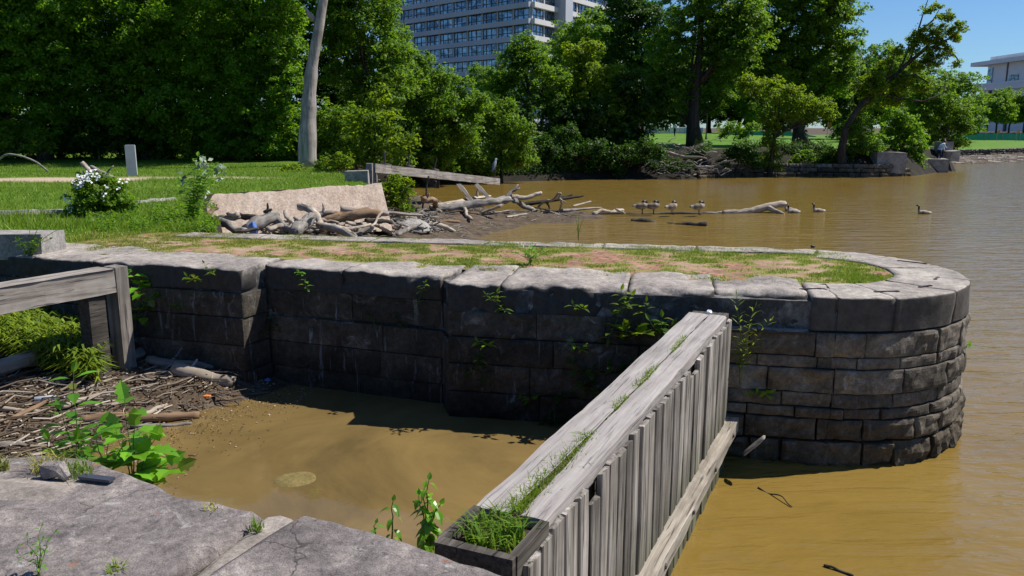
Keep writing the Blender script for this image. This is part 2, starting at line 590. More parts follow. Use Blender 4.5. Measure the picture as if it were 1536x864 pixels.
def leaf_quads(pos, nrm, L, asp=0.55, tdir=None):
    n = len(pos)
    L = np.asarray(L).reshape(-1, 1) if np.ndim(L) else np.full((n, 1), L)
    r = rng.normal(size=(n, 3)) if tdir is None else tdir
    t = unit(r - nrm * np.sum(r * nrm, axis=1, keepdims=True))
    b = np.cross(nrm, t)
    fold = nrm * L * 0.10
    V = np.empty((n, 4, 3), np.float32)
    V[:, 0] = pos - t * L * 0.5
    V[:, 1] = pos + b * L * asp * 0.5 + fold - t * L * 0.06
    V[:, 2] = pos + t * L * 0.5 - fold * 0.6
    V[:, 3] = pos - b * L * asp * 0.5 + fold - t * L * 0.06
    return V.reshape(-1, 3)


def lobe_leaves(lobes, leaf, dens=1.0, clump=0.30, droop=0.0, asp=0.55):
    """lobes: (x,y,z,rx,ry,rz) ; leaves gathered in clumps near each lobe's outside"""
    out = []
    for (x, y, z, rx, ry, rz) in lobes:
        r = (rx * ry * rz) ** (1 / 3)
        n = int(54 * dens * (r / leaf) ** 2)
        rc = max(clump * r ** 0.6 * 0.80, leaf * 1.5)
        nc = max(6, int(3.8 * (r / rc) ** 2))
        d = unit(rng.normal(size=(nc, 3)))
        rad = rng.uniform(0.35, 1.0, size=(nc, 1)) ** 0.6
        rad *= 1 + 0.22 * rng.normal(size=(nc, 1))
        cc = np.array([x, y, z]) + d * rad * np.array([rx, ry, rz]) * 0.9
        w = rng.uniform(0.3, 1.7, nc)
        idx = rng.choice(nc, size=n, p=w / w.sum())
        spread = rng.uniform(0.6, 1.25, nc)[idx][:, None]
        g = unit(rng.normal(size=(n, 3))) * rng.uniform(0, 1, (n, 1)) ** 0.5 * 1.35 * spread * rc * np.array([1.0, 1.0, 0.5])
        g[:, 2] -= 0.35 * (g[:, 0] ** 2 + g[:, 1] ** 2) / rc + droop * np.abs(rng.normal(size=n)) * rc
        p = cc[idx] + g
        nr = unit(d[idx] * 0.5 + np.array([0, 0, 0.65]) + rng.normal(size=(n, 3)) * 0.55)
        out.append(leaf_quads(p, nr, leaf * rng.uniform(0.6, 1.35, n), asp))
    return np.concatenate(out)


def bent(p0, p1, k=6, amp=0.08, sag=0.0, seed=0):
    p0, p1 = Vector(p0), Vector(p1)
    L = (p1 - p0).length
    out = []
    for i in range(k + 1):
        t = i / k
        q = p0.lerp(p1, t)
        w = math.sin(math.pi * t)
        q += Vector((nz(t * 2.3, seed, 3.1), nz(t * 2.3, seed, 8.7), nz(t * 2.3, seed, 5.3))) * L * amp * 2 * w
        q.z += sag * w * L
        out.append(q)
    return out


def px_lobe(u, v, r, D, dj=0.25, fl=0.85):
    c = P(u, v, Y=D + rng.normal() * dj * r * D / FPX)
    rr = r * D / FPX
    return (c.x, c.y, c.z, rr, rr, rr * fl)


def tree(name, label, base, lobes, leaf, mat, dens=1.0, r0=0.3, top=None, group=None, cat='tree', limbs=True,
         droop=0.0, clump=0.30, trunk_path=None, bark='bark', asp=0.55, extra=None):
    """a tree or bush: Empty at its foot, children trunk (with limbs) and crown"""
    base = Vector(base)
    t = empty(name, base, label, cat, group)
    mb = MB()
    if top is None:
        hi = max(l[2] for l in lobes)
        cx = sum(l[0] for l in lobes) / len(lobes)
        cy = sum(l[1] for l in lobes) / len(lobes)
        top = Vector((base.x * 0.4 + cx * 0.6, base.y * 0.4 + cy * 0.6, base.z + (hi - base.z) * 0.8))
    path = trunk_path or bent(base - Vector((0, 0, 0.3)), top, 8, 0.05, seed=random.random() * 50)
    path = [Vector(p) for p in path]
    m = len(path)
    rad = [r0 * (1.5 - 0.5 * min(1, i / 1.2)) * (1 - 0.72 * i / (m - 1)) for i in range(m)]
    mb.tube([p - base for p in path], rad, 9, 0.25)
    if limbs:
        for li, l in enumerate(lobes):
            c = Vector(l[:3])
            cand = [(abs(0.75 * (c.z - base.z) * 0.75 - (q.z - base.z)), i) for i, q in enumerate(path) if i >= 1]
            i = min(cand)[1]
            q = path[i]
            if (c - q).length < 0.15:
                continue
            pp = bent(q, c, 5, 0.09, 0.04, seed=li * 3.7)
            rr = min(rad[i] * 0.55, 0.03 * (c - q).length + 0.02)
            mb.tube([p - base for p in pp], [rr * (1 - 0.75 * j / 5) for j in range(6)], 5)
            for s in range(3):
                a = rng.normal(size=3)
                e = c + Vector(a / np.linalg.norm(a)) * l[3] * 0.8
                pq = bent(pp[3 + s % 2], e, 4, 0.1, seed=s + li)
                mb.tube([p - base for p in pq], [rr * 0.4 * (1 - 0.7 * j / 4) for j in range(5)], 4)
    if extra:
        extra(mb, base)
    mb.build('trunk', M[bark], t, smooth=True)
    V = lobe_leaves(lobes, leaf, dens, clump, droop, asp) - np.array(base, dtype=np.float32)
    np_quads('crown', V, 4, M[mat], t)
    return t


def blade_tris(pts, h, lean=0.5, w=0.012):
    """grass blades: one narrow triangle each ; pts (N,3)"""
    n = len(pts)
    a = rng.uniform(0, 2 * np.pi, n)
    hh = h * rng.uniform(0.5, 1.3, n) if np.ndim(h) == 0 else h
    b = rng.uniform(0, 2 * np.pi, n)
    ln = lean * rng.uniform(0.1, 1.2, n) * hh
    V = np.empty((n, 3, 3), np.float32)
    V[:, 0] = pts + np.stack([np.cos(a) * w / 2, np.sin(a) * w / 2, 0 * a], 1)
    V[:, 1] = pts - np.stack([np.cos(a) * w / 2, np.sin(a) * w / 2, 0 * a], 1)
    V[:, 2] = pts + np.stack([np.cos(b) * ln, np.sin(b) * ln, hh], 1)
    return V.reshape(-1, 3)


def long_blades(n, h, w, lean, r):
    """arching grass blades around the origin, 2 quads each -> quads list"""
    q = []
    for _ in range(n):
        a = random.uniform(0, 6.283)
        rr = r * math.sqrt(random.random())
        p = Vector((math.cos(a) * rr, math.sin(a) * rr, -0.01))
        b = random.uniform(0, 6.283)
        d = Vector((math.cos(b), math.sin(b), 0))
        s = Vector((-d.y, d.x, 0))
        hh = h * random.uniform(0.45, 1.25)
        ln = lean * random.uniform(0.3, 1.3) * hh
        m = p + d * ln * 0.35 + Vector((0, 0, hh * 0.68))
        e = p + d * ln + Vector((0, 0, hh * random.uniform(0.6, 1.0)))
        q += [p - s * w / 2, p + s * w / 2, m + s * w * 0.45, m - s * w * 0.45]
        q += [m - s * w * 0.45, m + s * w * 0.45, e + s * w * 0.06, e - s * w * 0.06]
    return np.array([tuple(x) for x in q], np.float32)


def tuft(name, label, loc, n, h, w, lean, r, mat, group=None, cat='grass tuft'):
    o = np_quads(name, long_blades(n, h, w, lean, r), 4, M[mat], None, loc)
    return tag(o, label, cat, group)


def leaf_shape(mb, p, d, up, L, W, cup=0.15, droop=0.25, lobes=0):
    """one broad leaf with a folded midrib; p base, d direction, up normal"""
    d = d.normalized()
    s = d.cross(up)
    if s.length < 1e-3:
        s = d.cross(Vector((1, 0, 0)))
    s.normalize()
    n = s.cross(d)
    prof = [(0.0, 0.02), (0.22, 0.72), (0.45, 1.0), (0.7, 0.68), (0.88, 0.3), (1.0, 0.0)] if not lobes else \
        [(0.0, 0.05), (0.1, 0.75), (0.28, 0.6), (0.45, 1.0), (0.55, 0.6), (0.75, 0.62), (0.82, 0.32), (1.0, 0.0)]
    mid, lf, rt = [], [], []
    for t, w in prof:
        c = p + d * (L * t) - n * (droop * L * t * t)
        mid.append(c)
        lf.append(c + s * (W * .5 * w) + n * (cup * W * w * .5))
        rt.append(c - s * (W * .5 * w) + n * (cup * W * w * .5))
    k = len(prof)
    fs = []
    for i in range(k - 1):
        fs += [(i, i + 1, k + i + 1, k + i), (i + 1, i, 2 * k + i, 2 * k + i + 1)]
    mb.add(mid + lf + rt, fs)


def plant(name, label, loc, stems, L, W, per, mat, stemmat='stem', cat='weed', group=None, t0=0.25, lobes=0,
          droop=0.3, sr=0.006, whorl=False, up=0.25):
    """leafy plant: Empty > stem, leaves ; stems = list of paths relative to loc"""
    t = empty(name, loc, label, cat, group)
    ms, ml = MB(), MB()
    for path in stems:
        path = [Vector(p) for p in path]
        m = len(path)
        ms.tube(path, [sr * (1 - 0.6 * i / (m - 1)) for i in range(m)], 5)
        a = random.uniform(0, 6)
        for j in range(per):
            tt = t0 + (1 - t0) * (j + 0.5) / per
            x = tt * (m - 1)
            i = min(int(x), m - 2)
            q = path[i].lerp(path[i + 1], x - i)
            for side in ((0, math.pi) if whorl else (0,)):
                aa = a + side + (math.pi / 2 * j if whorl else 2.4 * j) + random.uniform(-.3, .3)
                d = Vector((math.cos(aa), math.sin(aa), up + random.uniform(-.3, .35)))
                sc = random.uniform(0.65, 1.15) * (1 - 0.35 * abs(tt - 0.6))
                leaf_shape(ml, q + d * L * 0.12, d, Vector((0, 0, 1)), L * sc, W * sc, 0.25, droop, lobes)
        d = (path[-1] - path[-2]).normalized() + Vector((random.uniform(-.3, .3), random.uniform(-.3, .3), 0))
        leaf_shape(ml, path[-1], d, Vector((0.3, -1, 0.4)), L * 0.6, W * 0.6, 0.3, 0.1, lobes)
    ms.build('stem', M[stemmat], t)
    ml.build('leaves', M[mat], t)
    return t


# ------------------------------------------------------------------ terrain and water
WATER2 = 0.25      # level of the water held inside the lock


def quad_sheet(name, pts, mat, kind='structure'):
    me = bpy.data.meshes.new(name)
    me.from_pydata([tuple(p) for p in pts], [], [tuple(range(len(pts)))])
    return tag(link_mesh(name, me, mat), kind=kind)


quad_sheet('river_bed', [(-3000, -3000, -1.2), (3000, -3000, -1.2), (3000, 3000, -1.2), (-3000, 3000, -1.2)], M['mud'])

# wall lines in plan
WA0, WA1 = Vector((-14, 13.25)), Vector((-3.42, 9.86))
WC0, WC1 = Vector((-3.22, 10.26)), Vector((-0.86, 9.40))
WE0, WE1 = Vector((-0.75, 9.0)), Vector((3.44, 8.18))
AX = (WE1 - WE0).normalized()
NB = Vector((-AX.y, AX.x))           # towards the far side of the pier
RAD = 1.80
CEN = WE1 + NB * RAD - AX * 0.04
NEAR0, NEAR1 = Vector((-12.0, 8.05)), Vector((-0.05, 3.06))   # line of the near lock wall's edge
GA, GB = Vector((-0.18, 3.33)), Vector((2.10, 8.19))            # gate centre line


def wall_y(x):
    return interp(x, [(WA0.x, WA0.y), (WA1.x, WA1.y), (WC0.x, WC0.y), (WC1.x, WC1.y), (WE0.x, WE0.y), (WE1.x, WE1.y)])


def near_y(x):
    return NEAR0.y + (x - NEAR0.x) * (NEAR1.y - NEAR0.y) / (NEAR1.x - NEAR0.x)


def basin_ground(x, y):
    """mud and debris in the silted end of the lock"""
    e = min(-2.85, max(-4.7, -4.2 + 0.75 * (y - 8.4))) + 0.30 * nz(x, y, 1, 0.9)     # x of the mud's wet edge
    h = WATER2 + 0.085 * (e - x) + 0.14 * S((e - x) / 0.7) * S((y - 8.3) / 1.2)
    if x < -6:
        h += 0.12 * (-6 - x)
    h += 0.035 * fbm(x, y, 0, 1.7)
    return min(h, 1.5)


# river water sheet round pier and lock
tag(grid_obj('water', 80, 60, lambda a, b: Vector((-60 + 460 * a, -60 + 260 * b, 0)), M['river']), kind='structure')
pts = [(-4.9, wall_y(-4.9) + .3, WATER2), (-8, 10, WATER2), (-6.5, near_y(-6.5) - .3, WATER2), (-0.3, near_y(-0.3) - .3, WATER2),
       (GA.x, GA.y, WATER2), (GB.x, GB.y, WATER2), (2.2, 8.9, WATER2), (-0.5, 9.6, WATER2), (-3.0, 10.8, WATER2)]
quad_sheet('basin_water', pts[::-1], M['basin'])
tag(grid_obj('mud', 110, 64, lambda a, b: (lambda x: Vector((x, (near_y(x) - .3) * (1 - b) + (wall_y(x) + .3) * b,
             basin_ground(x, (near_y(x) - .3) * (1 - b) + (wall_y(x) + .3) * b))))(-14 + 12 * a), M['mud']), kind='structure')


def xr(y):
    return interp(y, [(9, -9), (11.6, -8.2), (12.4, -7.0), (13.4, -6.2), (13.95, -5.7), (15, -5.5), (17, -6.6), (20.8, -8.0), (21.2, -7.75), (23.9, -4.25),
                      (25, -4.7), (26.2, -5.2), (30, -6.6), (36, -7.6), (44, -9), (52, -10)])


def lawn_z(x, y):
    z = 1.82 + 0.014 * max(0, y - 15)
    z += 0.035 * fbm(x, y, 2, 0.35) + 0.03 * S((-9 - x) / 10)
    return min(z, 2.4)


def path_cover(p):
    """bare pale gravel beside the grass"""
    c = P(110, 268, 2.0)
    g = S(1.5 - abs(p.y - (25.6 + 0.05 * (p.x + 13) + 0.4 * nz(p.x, 1, 3, .7))) / 0.75)
    g *= S((-11.4 - p.x) / 0.8)
    e = S(1.4 - abs(p.y - 26.6) / 0.5) * S(1.6 - abs(p.x + 10.4) / 2.2) * 0.6
    return min(1, max(g, e))


YR = [11.0 + 0.25 * i for i in range(100)] + [36 + 2 * i for i in range(10)] + [60, 80, 150, 400, 3000]
XT = [0, .03, .06] + [0.12 + 0.0126 * i for i in range(70)] + [1.0]
vs, fs = [], []
for y in YR:
    w = 70 if y < 60 else 3000
    for t in XT:
        tt = t
        x = xr(y) - w * (1 - tt) ** 1.7
        vs.append(Vector((x, y, lawn_z(x, y))))
    vs.append(Vector((xr(y) + 0.12, y, 0.75 if y > 14 else 1.6)))
    vs.append(Vector((xr(y) + .6, y, -0.6)))
nc = len(XT) + 2
for j in range(len(YR) - 1):
    for i in range(nc - 1):
        fs.append((j * nc + i, j * nc + i + 1, (j + 1) * nc + i + 1, (j + 1) * nc + i))
me = bpy.data.meshes.new('lawn')
me.from_pydata([tuple(p) for p in vs], [], fs)
at = me.attributes.new('cover', 'FLOAT', 'POINT')
at.data.foreach_set('value', [path_cover(p) for p in vs])
tag(link_mesh('lawn', me, [M['lawn'], M['earth']], smooth=True), kind='structure')
me.polygons.foreach_set('material_index', [1 if i % (nc - 1) >= nc - 3 else 0 for i in range(len(me.polygons))])


def heap(x, y):
    h = 0.92 * S((-x - 0.3) / 5.3) * S((41 - y) / 8) * S((y - 12) / 3)
    h += 0.19 * math.exp(-((y - 32.6 - 0.12 * x) / 2.1) ** 2) * S((5.4 - x) / 4.5) * S((x + 6) / 4)
    h += 0.10 * math.exp(-((y - 29.5) / 2.4) ** 2) * S((1.2 - x) / 2.5)
    h += 0.05 * fbm(x, y, 5, 0.9) - 0.06
    return h


tag(grid_obj('mudflat', 90, 150, lambda a, b: (lambda x, y: Vector((x, y, heap(x, y))))(-9 + 18 * a, 12.5 + 32 * b), M['mud']), kind='structure')

SHORE = [(-80, 52), (-12, 51), (-5, 53.5), (0, 55), (6.4, 58), (13, 58), (17, 61), (22.5, 62), (27, 60.5), (31, 62), (35, 66.5), (37.8, 68.5),
         (39.5, 78), (46, 83), (56, 88), (70, 97), (100, 115), (200, 150), (3000, 300)]


def shore_y(x):
    return interp(x, SHORE)


def far_z(x, y):
    d = y - shore_y(x)
    if x > 38.5:
        z = interp(d, [(-3, -0.6), (0, 0.0), (10, 0.28), (11.2, 0.30), (11.4, 1.0), (60, 1.9), (200, 2.6), (3000, 3)])
    else:
        z = interp(d, [(-3, -0.8), (-0.4, -0.1), (0, 0.25), (1.2, 1.2), (2.4, 2.0), (50, 2.75), (200, 2.9), (3000, 3.0)])
    return z + (0.05 * fbm(x, y, 9, 0.5) if d > 0 else 0)


XS = [-3000, -600, -80] + [-60 + 3 * i for i in range(20)] + [0 + 0.8 * i for i in range(60)] + [48 + 3 * i for i in range(26)] + [200, 400, 800, 3000]
DS = [-3, -1, -0.4, 0, 0.4, 0.8, 1.2, 1.8, 2.4, 3.2, 4.5, 6, 8, 10, 11.2, 11.4, 14, 18, 24, 30, 38, 46, 56, 70, 90, 120, 200, 500, 3000]
vs = [Vector((x, shore_y(x) + d, far_z(x, shore_y(x) + d))) for x in XS for d in DS]
m = len(DS)
fs = [(i * m + j, (i + 1) * m + j, (i + 1) * m + j + 1, i * m + j + 1) for i in range(len(XS) - 1) for j in range(m - 1)]
me = bpy.data.meshes.new('far_bank')
me.from_pydata([tuple(p) for p in vs], [], fs)
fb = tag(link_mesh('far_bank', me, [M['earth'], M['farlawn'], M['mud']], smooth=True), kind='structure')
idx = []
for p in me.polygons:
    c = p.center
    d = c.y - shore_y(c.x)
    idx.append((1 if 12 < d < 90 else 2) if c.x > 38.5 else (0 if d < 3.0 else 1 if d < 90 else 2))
me.polygons.foreach_set('material_index', idx)


# ------------------------------------------------------------------ masonry
class Path:
    def __init__(self, pts):
        self.p = [Vector(q) for q in pts]
        self.s = [0.0]
        for a, b in zip(self.p, self.p[1:]):
            self.s.append(self.s[-1] + (b - a).length)
        self.L = self.s[-1]

    def at(self, s):
        s = min(max(s, 0), self.L)
        for i in range(len(self.p) - 1):
            if s <= self.s[i + 1] + 1e-9:
                d = self.p[i + 1] - self.p[i]
                q = self.p[i] + d * ((s - self.s[i]) / d.length)
                return q
        return self.p[-1]

    def nrm(self, s, e=0.04):
        d = self.at(s + e) - self.at(s - e)
        d.normalize()
        return Vector((d.y, -d.x))      # to the right of travel = outwards

    def q(self, s, off, z):
        c = self.at(s) + self.nrm(s) * off
        return Vector((c.x, c.y, z))


def stone_block(mb, path, s0, s1, z0, z1, off=0.0, rough=0.02, bev=0.02, depth=0.22, seed=0.0, batter=0.0, res=0.042):
    nx = max(3, int((s1 - s0) / res))
    ny = max(3, int((z1 - z0) / res))
    us = [0, min(.3, bev / (s1 - s0))] + [i / nx for i in range(1, nx)] + [1 - min(.3, bev / (s1 - s0)), 1]
    ws = [0, min(.3, bev / (z1 - z0))] + [i / ny for i in range(1, ny)] + [1 - min(.3, bev / (z1 - z0)), 1]
    us, ws = sorted(set(us)), sorted(set(ws))
    nu, nw = len(us), len(ws)
    vs = []
    for w in ws:
        for u in us:
            s, z = s0 + u * (s1 - s0), z0 + w * (z1 - z0)
            edge = min(u * (s1 - s0), (1 - u) * (s1 - s0), w * (z1 - z0), (1 - w) * (z1 - z0))
            o = off - bev * (1 - S(edge / (bev * 1.8))) + batter * (1.85 - z)
            o += rough * (fbm(s * 3 + seed, z * 4, seed) + 0.6 * nz(s * 11, z * 11, seed))
            zz = z + 0.5 * bev * nz(s * 4, seed, z * 2)
            vs.append(path.q(s, o, zz))
    fs = [(j * nu + i, j * nu + i + 1, (j + 1) * nu + i + 1, (j + 1) * nu + i) for j in range(nw - 1) for i in range(nu - 1)]
    loop = [i for i in range(nu)] + [j * nu + nu - 1 for j in range(1, nw)] + [(nw - 1) * nu + i for i in range(nu - 2, -1, -1)] + \
           [j * nu for j in range(nw - 2, 0, -1)]
    b = len(vs)
    for i in loop:
        ui, wi = i % nu, i // nu
        s, z = s0 + us[ui] * (s1 - s0), z0 + ws[wi] * (z1 - z0)
        vs.append(path.q(s, off - depth, z))
    k = len(loop)
    for i in range(k):
        fs.append((loop[(i + 1) % k], loop[i], b + i, b + (i + 1) % k))
    mb.add(vs, fs)


def coping_stone(path, s0, s1, width, mat, parent, z1=1.85, th=0.30, rd=0.05, rz=0.05, off=0.0, rough=0.008, seed=0.0, side_look=None,
                 name='coping_stone', res=0.05):
    prof = [(0.0, z1 - th)]
    for i in range(4):
        t = i / 3 * 0.9
        prof.append((0.0, z1 - th + (th - rz) * (i + 1) / 4))
    for i in range(1, 6):
        a = math.pi / 2 * i / 5
        prof.append((rd * (1 - math.cos(a)), z1 - rz + rz * math.sin(a)))
    nd = max(3, int((width - rd) / 0.10))
    for i in range(1, nd + 1):
        prof.append((rd + (width - rd) * i / nd, z1))
    prof.append((width, z1 - th))
    ns = max(3, int((s1 - s0) / res))
    vs = []
    m = len(prof)
    for j in range(ns + 1):
        s = s0 + (s1 - s0) * j / ns
        ed = min(j, ns - j) * (s1 - s0) / ns
        cut = 0.005 * (1 - S(ed / 0.03))
        for d, z in prof:
            f = fbm(s * 2.2 + seed, d * 2.2, z * 3)
            f2 = nz(s * 9 + seed, d * 9, z * 9)
            o = off - d + (rough * 2.2 * f + rough * f2 if d < rd + .02 else 0)
            zz = z + (rough * f * 1.2 + rough * .5 * f2 - cut if z > z1 - th * .5 else 0)
            vs.append(path.q(s, o, zz))
    fs = [(j * m + i, (j + 1) * m + i, (j + 1) * m + i + 1, j * m + i + 1) for j in range(ns) for i in range(m - 1)]
    fs.append(tuple(range(m)))
    fs.append(tuple(ns * m + i for i in range(m - 1, -1, -1)))
    mb = MB()
    mb.add(vs, fs)
    return mb.build(name, side_look or mat, parent, smooth=True)


pier = empty('stone_pier', (0, 0, 0), 'long stone lock wall ending in a rounded pier, mossy brick paving on top', 'lock wall')
arc = [WE0, WE1]
a0 = math.atan2(WE1.y - CEN.y + AX.y * .12, WE1.x - CEN.x + AX.x * .12)
a0 = math.atan2(-NB.y, -NB.x)
for i in range(1, 33):
    a = a0 + math.pi * i / 32
    arc.append(CEN + Vector((math.cos(a), math.sin(a))) * RAD)
BACK_END = CEN + NB * RAD - AX * 10.2
arc.insert(2, CEN - NB * RAD)
arc.append(BACK_END)
PE = Path(arc)
PA = Path([WA0, WA1])
PB = Path([WA1, WC0])
PC = Path([WC0, WC1])
PD = Path([WC1, WE0])
SARC = (WE1 - WE0).length            # arc length where the bend begins

# solid core behind the stones and under the paving
outline = [WA0 + Vector((0, .05)), WA1 + Vector((-.03, .06)), WC0 + Vector((-.03, .05)), WC1 + Vector((.05, .07))]
core = [(p.x, p.y) for p in outline]
for s in np.linspace(0.05, PE.L - 0.01, 70):
    q = PE.at(s) - PE.nrm(s) * (0.055 if s < 4 else 0.075)
    core.append((q.x, q.y))
core += [(-6.2, 13.9), (-14, 15.5)]
n = len(core)
mb = MB()
mb.add([(x, y, -1.1) for x, y in core] + [(x, y, 1.79) for x, y in core],
       [tuple(n + i for i in range(n))] + [(i, (i + 1) % n, n + (i + 1) % n, n + i) for i in range(n)])
mb.build('mortar_core', M['mortar'], pier)

rs = random.Random(3)


def course(mb, path, sa, sb, z0, z1, ln, off=0.0, rough=0.02, bev=0.018, gap=0.008, batter=0.0):
    s = sa
    while s < sb - 0.05:
        e = s + ln * rs.uniform(0.65, 1.4)
        if sb - e < ln * 0.45:
            e = sb
        stone_block(mb, path, s + gap / 2, e - gap / 2, z0 + gap / 2, z1 - gap / 2, off + rs.uniform(-.012, .012), rough * rs.uniform(.6, 1.4),
                    bev, seed=rs.uniform(0, 90), batter=batter)
        s = e


mb = MB()
for z0, z1, off in ((1.22, 1.545, 0), (0.86, 1.22, 0.01), (0.52, 0.86, 0.0), (0.18, 0.52, 0.03), (-0.3, 0.18, 0.06)):
    course(mb, PA, PA.L - 6.5, PA.L, z0, z1, 1.5, off, 0.016, 0.009)
    course(mb, PB, 0.0, PB.L, z0, z1, 0.7, off, 0.010, 0.014)
for z0, z1, off in ((1.20, 1.545, -0.02), (0.84, 1.18, 0.0), (0.50, 0.84, 0.015), (0.16, 0.50, 0.0), (-0.3, 0.16, 0.05)):
    course(mb, PC, 0.02, PC.L, z0, z1, 1.5, off, 0.014, 0.008)
    course(mb, PD, 0.0, PD.L, z0, z1, 0.6, off, 0.010, 0.014)
for z0, z1, off in ((1.22, 1.53, 0.0), (0.90, 1.22, 0.02), (0.56, 0.90, 0.0), (0.24, 0.56, 0.03), (-0.3, 0.24, 0.09)):
    course(mb, PE, 0.0, 2.75, z0, z1, 1.0, off, 0.026, 0.012)
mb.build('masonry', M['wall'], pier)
mb = MB()
for z0, z1, off, ln, rg, gp in ((1.20, 1.47, 0.015, .75, .018, .016), (1.07, 1.20, 0.0, 0.5, .016, .016), (0.80, 1.07, 0.02, .62, .024, .018),
                                (0.64, 0.80, 0.01, .75, .02, .018), (0.52, 0.64, .03, .5, .022, .022), (0.27, 0.52, 0.05, .55, .03, .035),
                                (-0.02, 0.27, 0.06, .42, .036, .05), (-0.4, -0.02, 0.09, .5, .03, .03)):
    course(mb, PE, 2.75, 9.8, z0, z1, ln, off, rg * 1.35, 0.012 if z0 > .5 else .026, gp * .7, batter=0.015)
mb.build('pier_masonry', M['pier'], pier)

# coping: left wall, recess, straight with worn nose, rounded end, far strip
cs = [(PA.L - 8.6, PA.L - 4.6, 1.15), (PA.L - 4.6, PA.L - 2.35, 1.2), (PA.L - 2.35, PA.L + 0.0, 0.92)]
for i, (a, b, w) in enumerate(cs):
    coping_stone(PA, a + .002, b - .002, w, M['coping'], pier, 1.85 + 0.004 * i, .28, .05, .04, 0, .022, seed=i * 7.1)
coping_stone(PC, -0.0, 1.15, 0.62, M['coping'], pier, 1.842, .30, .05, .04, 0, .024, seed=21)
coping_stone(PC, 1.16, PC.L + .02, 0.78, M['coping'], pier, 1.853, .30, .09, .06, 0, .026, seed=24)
cs = [(0.0, 0.62, 1.22, .05, .05), (0.62, 2.05, 1.12, .10, .08), (2.06, 3.0, 1.02, .15, .13), (3.01, 3.98, .92, .20, .18)]
for i, (a, b, w, rd, rz) in enumerate(cs):
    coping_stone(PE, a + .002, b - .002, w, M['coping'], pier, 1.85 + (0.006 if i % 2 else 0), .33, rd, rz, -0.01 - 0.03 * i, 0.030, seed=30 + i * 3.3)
sa = 4.0
for i, w in enumerate((.92, .98, 1.0, 1.05, 1.05, 1.0)):
    ln = (0.95, 0.9, 0.85, 0.9, 0.95, 1.0)[i]
    coping_stone(PE, sa + .006, sa + ln - .006, 0.80, M['coping'], pier, 1.85 + (0.005, 0, .004, -.002, .003, 0)[i], .36, .035, .03, 0.0, 0.009, seed=60 + i * 5, side_look=M['coping_end'])
    sa += ln
while sa < PE.L - 0.6:
    ln = rs.uniform(1.3, 2.0)
    e = min(sa + ln, PE.L)
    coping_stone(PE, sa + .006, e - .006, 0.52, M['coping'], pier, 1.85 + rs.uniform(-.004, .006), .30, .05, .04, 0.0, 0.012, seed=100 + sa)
    sa = e
# ledge of thin slabs under the worn coping
mb = MB()
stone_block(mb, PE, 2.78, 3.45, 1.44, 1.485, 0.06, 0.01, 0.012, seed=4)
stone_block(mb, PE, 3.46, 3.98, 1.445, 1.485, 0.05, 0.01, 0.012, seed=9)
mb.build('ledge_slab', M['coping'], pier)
# iron cramps let into the rounded end
for (u, v, rz, ln) in ((1405, 417, 0.9, .16), (1330, 437, 0.15, .26), (1388, 429, 0.5, .18), (1368, 393, -0.75, .34), (1216, 433, 0.1, .22)):
    p = P(u, v, 1.858)
    mb = MB()
    mb.box((0, 0, 0), (ln, .022, .012))
    mb.box((ln / 2, 0, -.006), (.03, .035, .02))
    mb.box((-ln / 2, 0, -.006), (.03, .035, .02))
    mb.build('iron_cramp', M['iron'], pier, matrix=Matrix.Translation(p) @ Matrix.Rotation(rz, 4, 'Z'))

# brick paving with moss cover
BRK = [P(u, v, 1.85) for u, v in ((60, 375), (280, 386), (430, 393), (620, 399), (800, 406), (960, 416), (1130, 424), (1230, 427), (1310, 423),
                                  (1350, 412), (1335, 395), (1275, 381), (1150, 372), (800, 362), (560, 355), (300, 348), (120, 345), (60, 350))]


def in_poly(x, y, poly):
    c = False
    j = len(poly) - 1
    for i in range(len(poly)):
        a, b = poly[i], poly[j]
        if (a.y > y) != (b.y > y) and x < (b.x - a.x) * (y - a.y) / (b.y - a.y) + a.x:
            c = not c
        j = i
    return c


def moss(x, y):
    a = 0.56 + 0.40 * fbm(x, y, 1, 1.3) + 0.50 * nz(x, y * 1.3, 7, 4.5)
    t = (y - wall_y(x)) / 3.4
    a += 0.22 * abs(t - 0.52) * 2 - 0.06 + 0.10 * S((-2 - x) / 3)
    if x > 4.2:
        a += 0.15
    return a


NXB, NYB = 170, 60
vs, cv = [], []
x0, x1 = -7.4, 4.75
for j in range(NYB + 1):
    for i in range(NXB + 1):
        x = x0 + (x1 - x0) * i / NXB
        y = wall_y(min(x, 3.4)) + 0.55 + 2.9 * j / NYB
        vs.append((x, y, 1.835 + 0.012 * fbm(x, y, 3, 1.2)))
        cv.append(moss(x, y))
fs = []
for j in range(NYB):
    for i in range(NXB):
        q = [j * (NXB + 1) + i, j * (NXB + 1) + i + 1, (j + 1) * (NXB + 1) + i + 1, (j + 1) * (NXB + 1) + i]
        cx = sum(vs[k][0] for k in q) / 4
        cy = sum(vs[k][1] for k in q) / 4
        if in_poly(cx, cy, BRK) or (Vector((cx, cy)) - CEN).length < 1.15:
            fs.append(tuple(q))
me = bpy.data.meshes.new('brick_paving')
me.from_pydata(vs, [], fs)
at = me.attributes.new('cover', 'FLOAT', 'POINT')
at.data.foreach_set('value', cv)
link_mesh('brick_paving', me, M['brick'], pier)
